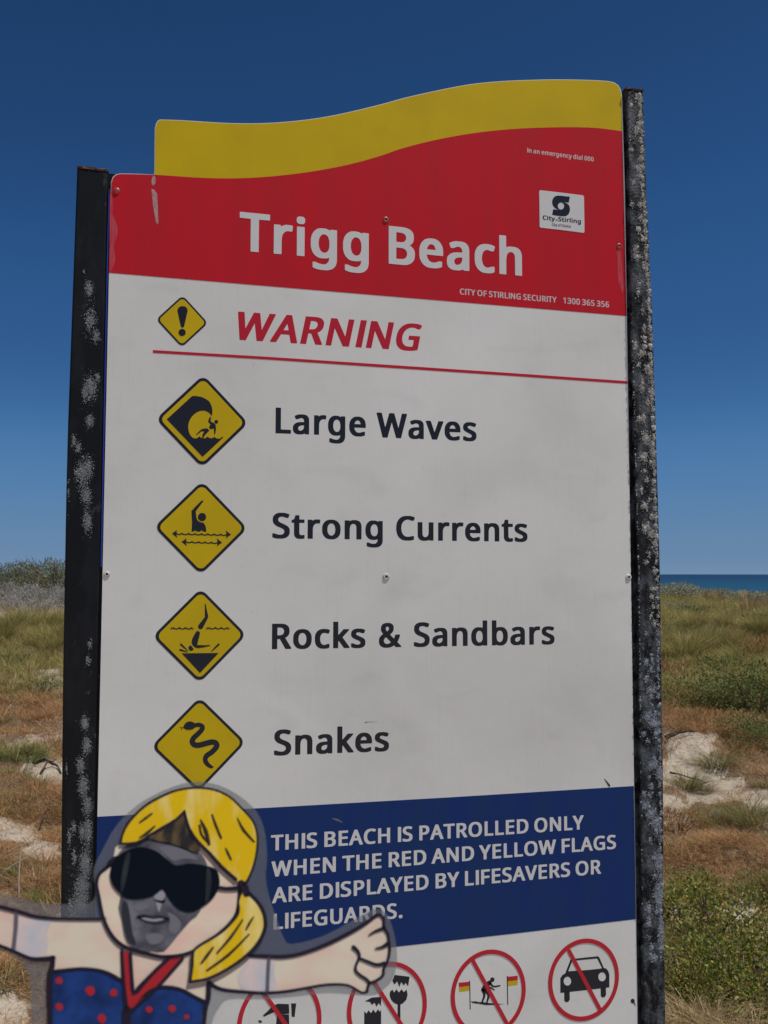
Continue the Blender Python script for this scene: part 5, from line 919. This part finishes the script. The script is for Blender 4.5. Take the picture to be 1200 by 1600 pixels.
# left strip, far to near
G1 = 'dark dune shrubs on the left skyline'
for px, d, sc, lb in ((88, 24, 1.5, 'tallest dark green shrub on the skyline, touching the left post'), (58, 25, 1.3, 'dark green shrub on the left skyline between the tall shrub and the low one'), (28, 26, 1.15, 'low rounded grey-green shrub on the left skyline near the picture edge'), (2, 25, .95, 'lowest skyline shrub at the left picture edge, beside the strip of sea')): shrub('dull', 'dune_shrub', px, d, sc, lb, G1)
G2 = 'silver shrubs below the left skyline'
for px, d, sc, lb in ((86, 19.5, .95, 'silver-grey shrub beside the left post, below the tallest skyline shrub'), (52, 19.2, 1.05, 'broad silver-grey shrub in the middle of the left strip'), (10, 20.5, .95, 'silver-grey shrub at the left picture edge under the skyline'), (20, 17.5, .8, 'small silver-grey shrub in front of the broad silver one, left edge'), (66, 17.2, .8, 'small silver-grey shrub standing behind the long olive grass'), (115, 18.5, 1, 'silver-grey shrub half hidden behind the left post')): shrub('silver', 'silver_shrub', px, d, sc, lb, G2)
G3 = 'long olive tussocks left of the sign'
for px, d, sc, lb in ((58, 14.6, 1.2, 'tall olive-brown grass tussock with a dark heart, left of the left post'), (22, 14.2, .95, 'yellow-green grass tussock near the left picture edge'), (90, 14.4, 1.05, 'olive grass tussock touching the left post below the silver shrub'), (4, 13.2, .8, 'small grass tussock on the left picture edge below the silver shrubs')): tussock('olive', px, d, sc, lb, G3)
for px, d, sc, lb in ((70, 10.3, 1.0, 'low dark green scrub below the thin strip of sand, left strip'), (30, 11.8, 1.1, 'low dark green scrub above the thin strip of sand, left strip')): shrub('scrub', 'low_scrub', px, d, sc, lb, 'low scrub left of the sign')
for px, d, sc, lb in ((28, 7.3, 1.2, 'green grass clump above the sandy hollow, near the left picture edge'), (56, 7.2, 1.1, 'green grass clump just left of the sandy hollow'), (92, 4.5, .8, 'small green tuft at the foot of the left post, above the doll arm')): tussock('green', px, d, sc, lb, 'green grass clumps left of the sign')
# right strip
G4 = 'grey shrubs along the right skyline'
for px, d, sc, lb in ((1054, 23.5, 1.1, 'grey-green shrub on the skyline touching the right post'), (1082, 26, .75, 'small grey shrub on the skyline, second from the right post'), (1110, 24, .9, 'grey-green shrub at the middle of the right skyline'), (1146, 24, 1.0, 'grey-green shrub right of the middle of the right skyline'), (1180, 25.5, .9, 'grey-green shrub at the right end of the skyline'), (1205, 23, 1.0, 'grey-green shrub cut by the right picture edge'), (1060, 20, .6, 'low grey shrub below the skyline, close to the right post')): shrub('crest', 'crest_shrub', px, d, sc, lb, G4, zs=.72)
G5 = 'seed-headed grasses on the right'
for px, d, sc, lb in ((1166, 19, 1.0, 'tallest pale seed-headed grass crossing the skyline near the right picture edge'), (1120, 22, .8, 'pale seed-headed grass on the skyline, middle of the right strip'), (1096, 23, .7, 'thin pale grass on the skyline, nearer the right post'), (1190, 21, .8, 'pale seed-headed grass at the right picture edge')): tussock('seed', px, d, sc, lb, G5)
for px, d, sc, lb in ((1060, 12.2, 1.0, 'broad olive grass tussock beside the right post'), (1100, 13.0, 1.0, 'olive grass tussock in the middle of the right strip'), (1142, 15, 1.0, 'olive-yellow tussock below the seed-headed grass'), (1185, 14, .9, 'olive tussock at the right picture edge'), (1078, 15.5, .9, 'olive tussock behind the broad one by the right post')): tussock('olive', px, d, sc, lb, 'olive tussocks right of the sign')
for px, d, sc, lb in ((1056, 14.3, 1.3, 'low grey-green scrub clump beside the right post in the olive grass'), (1120, 11.2, 1.2, 'low dark scrub clump in the olive grass above the green bushes'), (1165, 16.5, 1.5, 'low scrub clump in the olive grass near the right picture edge'), (1088, 18, 1.6, 'small dark scrub clump under the right skyline')): shrub('scrub', 'low_scrub', px, d, sc, lb, 'low scrub right of the sign')
for px, d, sc, lb in ((1180, 12.2, 1.6, 'brown dry clump in the grass at the right picture edge'), (1046, 10.4, 1.4, 'brown dry clump behind the right post above the sand'), (1140, 13.2, 1.5, 'brown dry clump in the middle of the right grass slope')): shrub('brownmound', 'dry_mound', px, d, sc, lb, 'brown dry clumps on the right slope', 'dry plant', 1)
G6 = 'dark green bushes above the sand'
for px, d, sc, lb in ((1178, 8.9, 1.25, 'large dark green bush above the sand patch at the right picture edge'), (1128, 9.3, .85, 'smaller dark green bush joining the large one on its left'), (1205, 7.9, .7, 'dark green bush cut by the right picture edge just above the sand')): shrub('dark', 'green_bush', px, d, sc, lb, G6, zs=.8)
for px, d, sc, lb in ((1108, 7.25, 1.2, 'dark fan of green grass on the upper edge of the sand patch'), (1062, 6.75, 1.1, 'green-brown tuft on the sand next to the right post'), (1090, 6.65, .7, 'small brown-green tuft in the middle of the sand'), (1106, 5.95, .8, 'green tuft on the lower edge of the sand'), (1150, 6.0, 1.1, 'spreading green clump right of the sand patch'), (1172, 5.75, 1.1, 'green clump at the right picture edge below the sand')): tussock('greenfan', px, d, sc, lb, 'green tufts on the sand patch')
shrub('brownmound', 'dry_mound', 1052, 5.75, .85, 'rounded brown dry clump on the sand touching the right post', None, 'dry plant', 1)
G7 = 'leafy green creepers low on the right'
for px, d, sc, lb in ((1098, 4.1, 1.0, 'largest leafy green creeper, below the brown mat beside the right post'), (1066, 4.7, .6, 'small leafy creeper directly below the brown mat, at the right post'), (1140, 3.75, .7, 'leafy green creeper in the middle of the lower right strip'), (1186, 3.8, .8, 'leafy green creeper at the right picture edge, low down'), (1150, 3.45, .9, 'leafy green creeper nearest the bottom right corner'), (1078, 3.5, .7, 'leafy green creeper behind the straw grass at the bottom'), (1192, 4.6, .6, 'small leafy creeper at the right picture edge below the brown mat'), (1060, 3.95, .55, 'small leafy creeper touching the right post, low down')): shrub('creeper', 'green_creeper', px, d, sc, lb, G7, 'creeper')
for px, d, sc, lb in ((1058, 3.3, .9, 'straw-coloured grass clump at the bottom beside the right post'), (1108, 3.2, .8, 'arching straw grass clump at the bottom of the right strip'), (1048, 4.0, .7, 'dry straw clump leaning against the foot of the right post'), (1170, 3.12, .6, 'straw grass clump in the bottom right corner')): tussock('straw', px, d, sc, lb, 'straw grass clumps at the bottom right')
def branch(pts, rad, label, m='bark'):
    """a bent dead stick lying on the ground; pts are (px, d, height)"""
    P3 = []
    for px, d, h in smooth(pts, 4):
        q = px2s(px, d); x, y = sd2w(q, d); P3.append(Vector((x, y, float(ground_z(q, d)) + h)))
    bm = bmesh.new(); prev = None; n = len(P3)
    for i, p in enumerate(P3):
        t = (P3[min(i + 1, n - 1)] - P3[max(i - 1, 0)]).normalized(); u = t.cross(Vector((0, 0, 1))).normalized(); v = u.cross(t); r = rad * (1 - .7 * i / n) * random.uniform(.85, 1.15)
        rg = [bm.verts.new(p + u * r * cos(2 * pi * j / 6) + v * r * sin(2 * pi * j / 6)) for j in range(6)]
        if prev:
            for j in range(6): bm.faces.new([prev[j], prev[(j + 1) % 6], rg[(j + 1) % 6], rg[j]])
        prev = rg
    o = link('dead_branch', bm_mesh('dead_branch', bm), M[m]); tag(o, label, 'branch', 'dead sticks on the dune')
M['darkwood'] = mat('dark dead wood', (.035, .025, .02, 1), .9, .1, (.10, .08, .065, 1), 40)
branch([(62, 7.0, .02), (78, 6.9, .06), (90, 7.05, .03), (104, 6.8, .01)], .013, 'dark crooked dead branch on the sandy hollow beside the left post', 'darkwood')
branch([(72, 6.75, .01), (84, 6.9, .05), (96, 7.2, .03)], .009, 'thin dark stick crossing the crooked branch beside the left post', 'darkwood')
branch([(74, 5.75, .02), (84, 5.85, .07), (98, 5.8, .03)], .006, 'small arched dark twig at the left post above the brown mat', 'darkwood')
branch([(5, 4.75, .03), (30, 4.85, .06), (60, 4.95, .05), (84, 5.2, .08)], .004, 'long pale twig lying across the brown mat at the left', 'twig')
branch([(44, 4.5, .02), (43, 4.62, .09), (46, 4.8, .16)], .004, 'short upright pale twig standing in the brown mat at the left', 'twig')
branch([(1036, 7.75, .03), (1055, 7.8, .05), (1080, 7.85, .03)], .02, 'dark root along the top edge of the right sand patch', 'darkwood')
branch([(1072, 6.02, .01), (1090, 5.98, .02), (1112, 5.9, .015)], .008, 'straight dark stick lying on the lower part of the right sand patch', 'darkwood')
branch([(1040, 6.95, .02), (1065, 6.9, .03), (1095, 6.8, .02)], .007, 'thin dark stick across the middle of the right sand patch', 'darkwood')

# behind the board
for i in range(14):
    shrub(random.choice(['crest', 'dull', 'silver']), 'dune_shrub', random.uniform(150, 1000), random.uniform(17, 28), random.uniform(.5, .9), 'dune shrub on the rise hidden behind the sign board', 'shrubs hidden behind the board', zs=.8)
for i in range(12):
    tussock(random.choice(['olive', 'green', 'greenfan']), random.uniform(150, 1000), random.uniform(5, 14), random.uniform(.8, 1.1), 'grass tussock hidden behind the sign board', 'tussocks hidden behind the board')
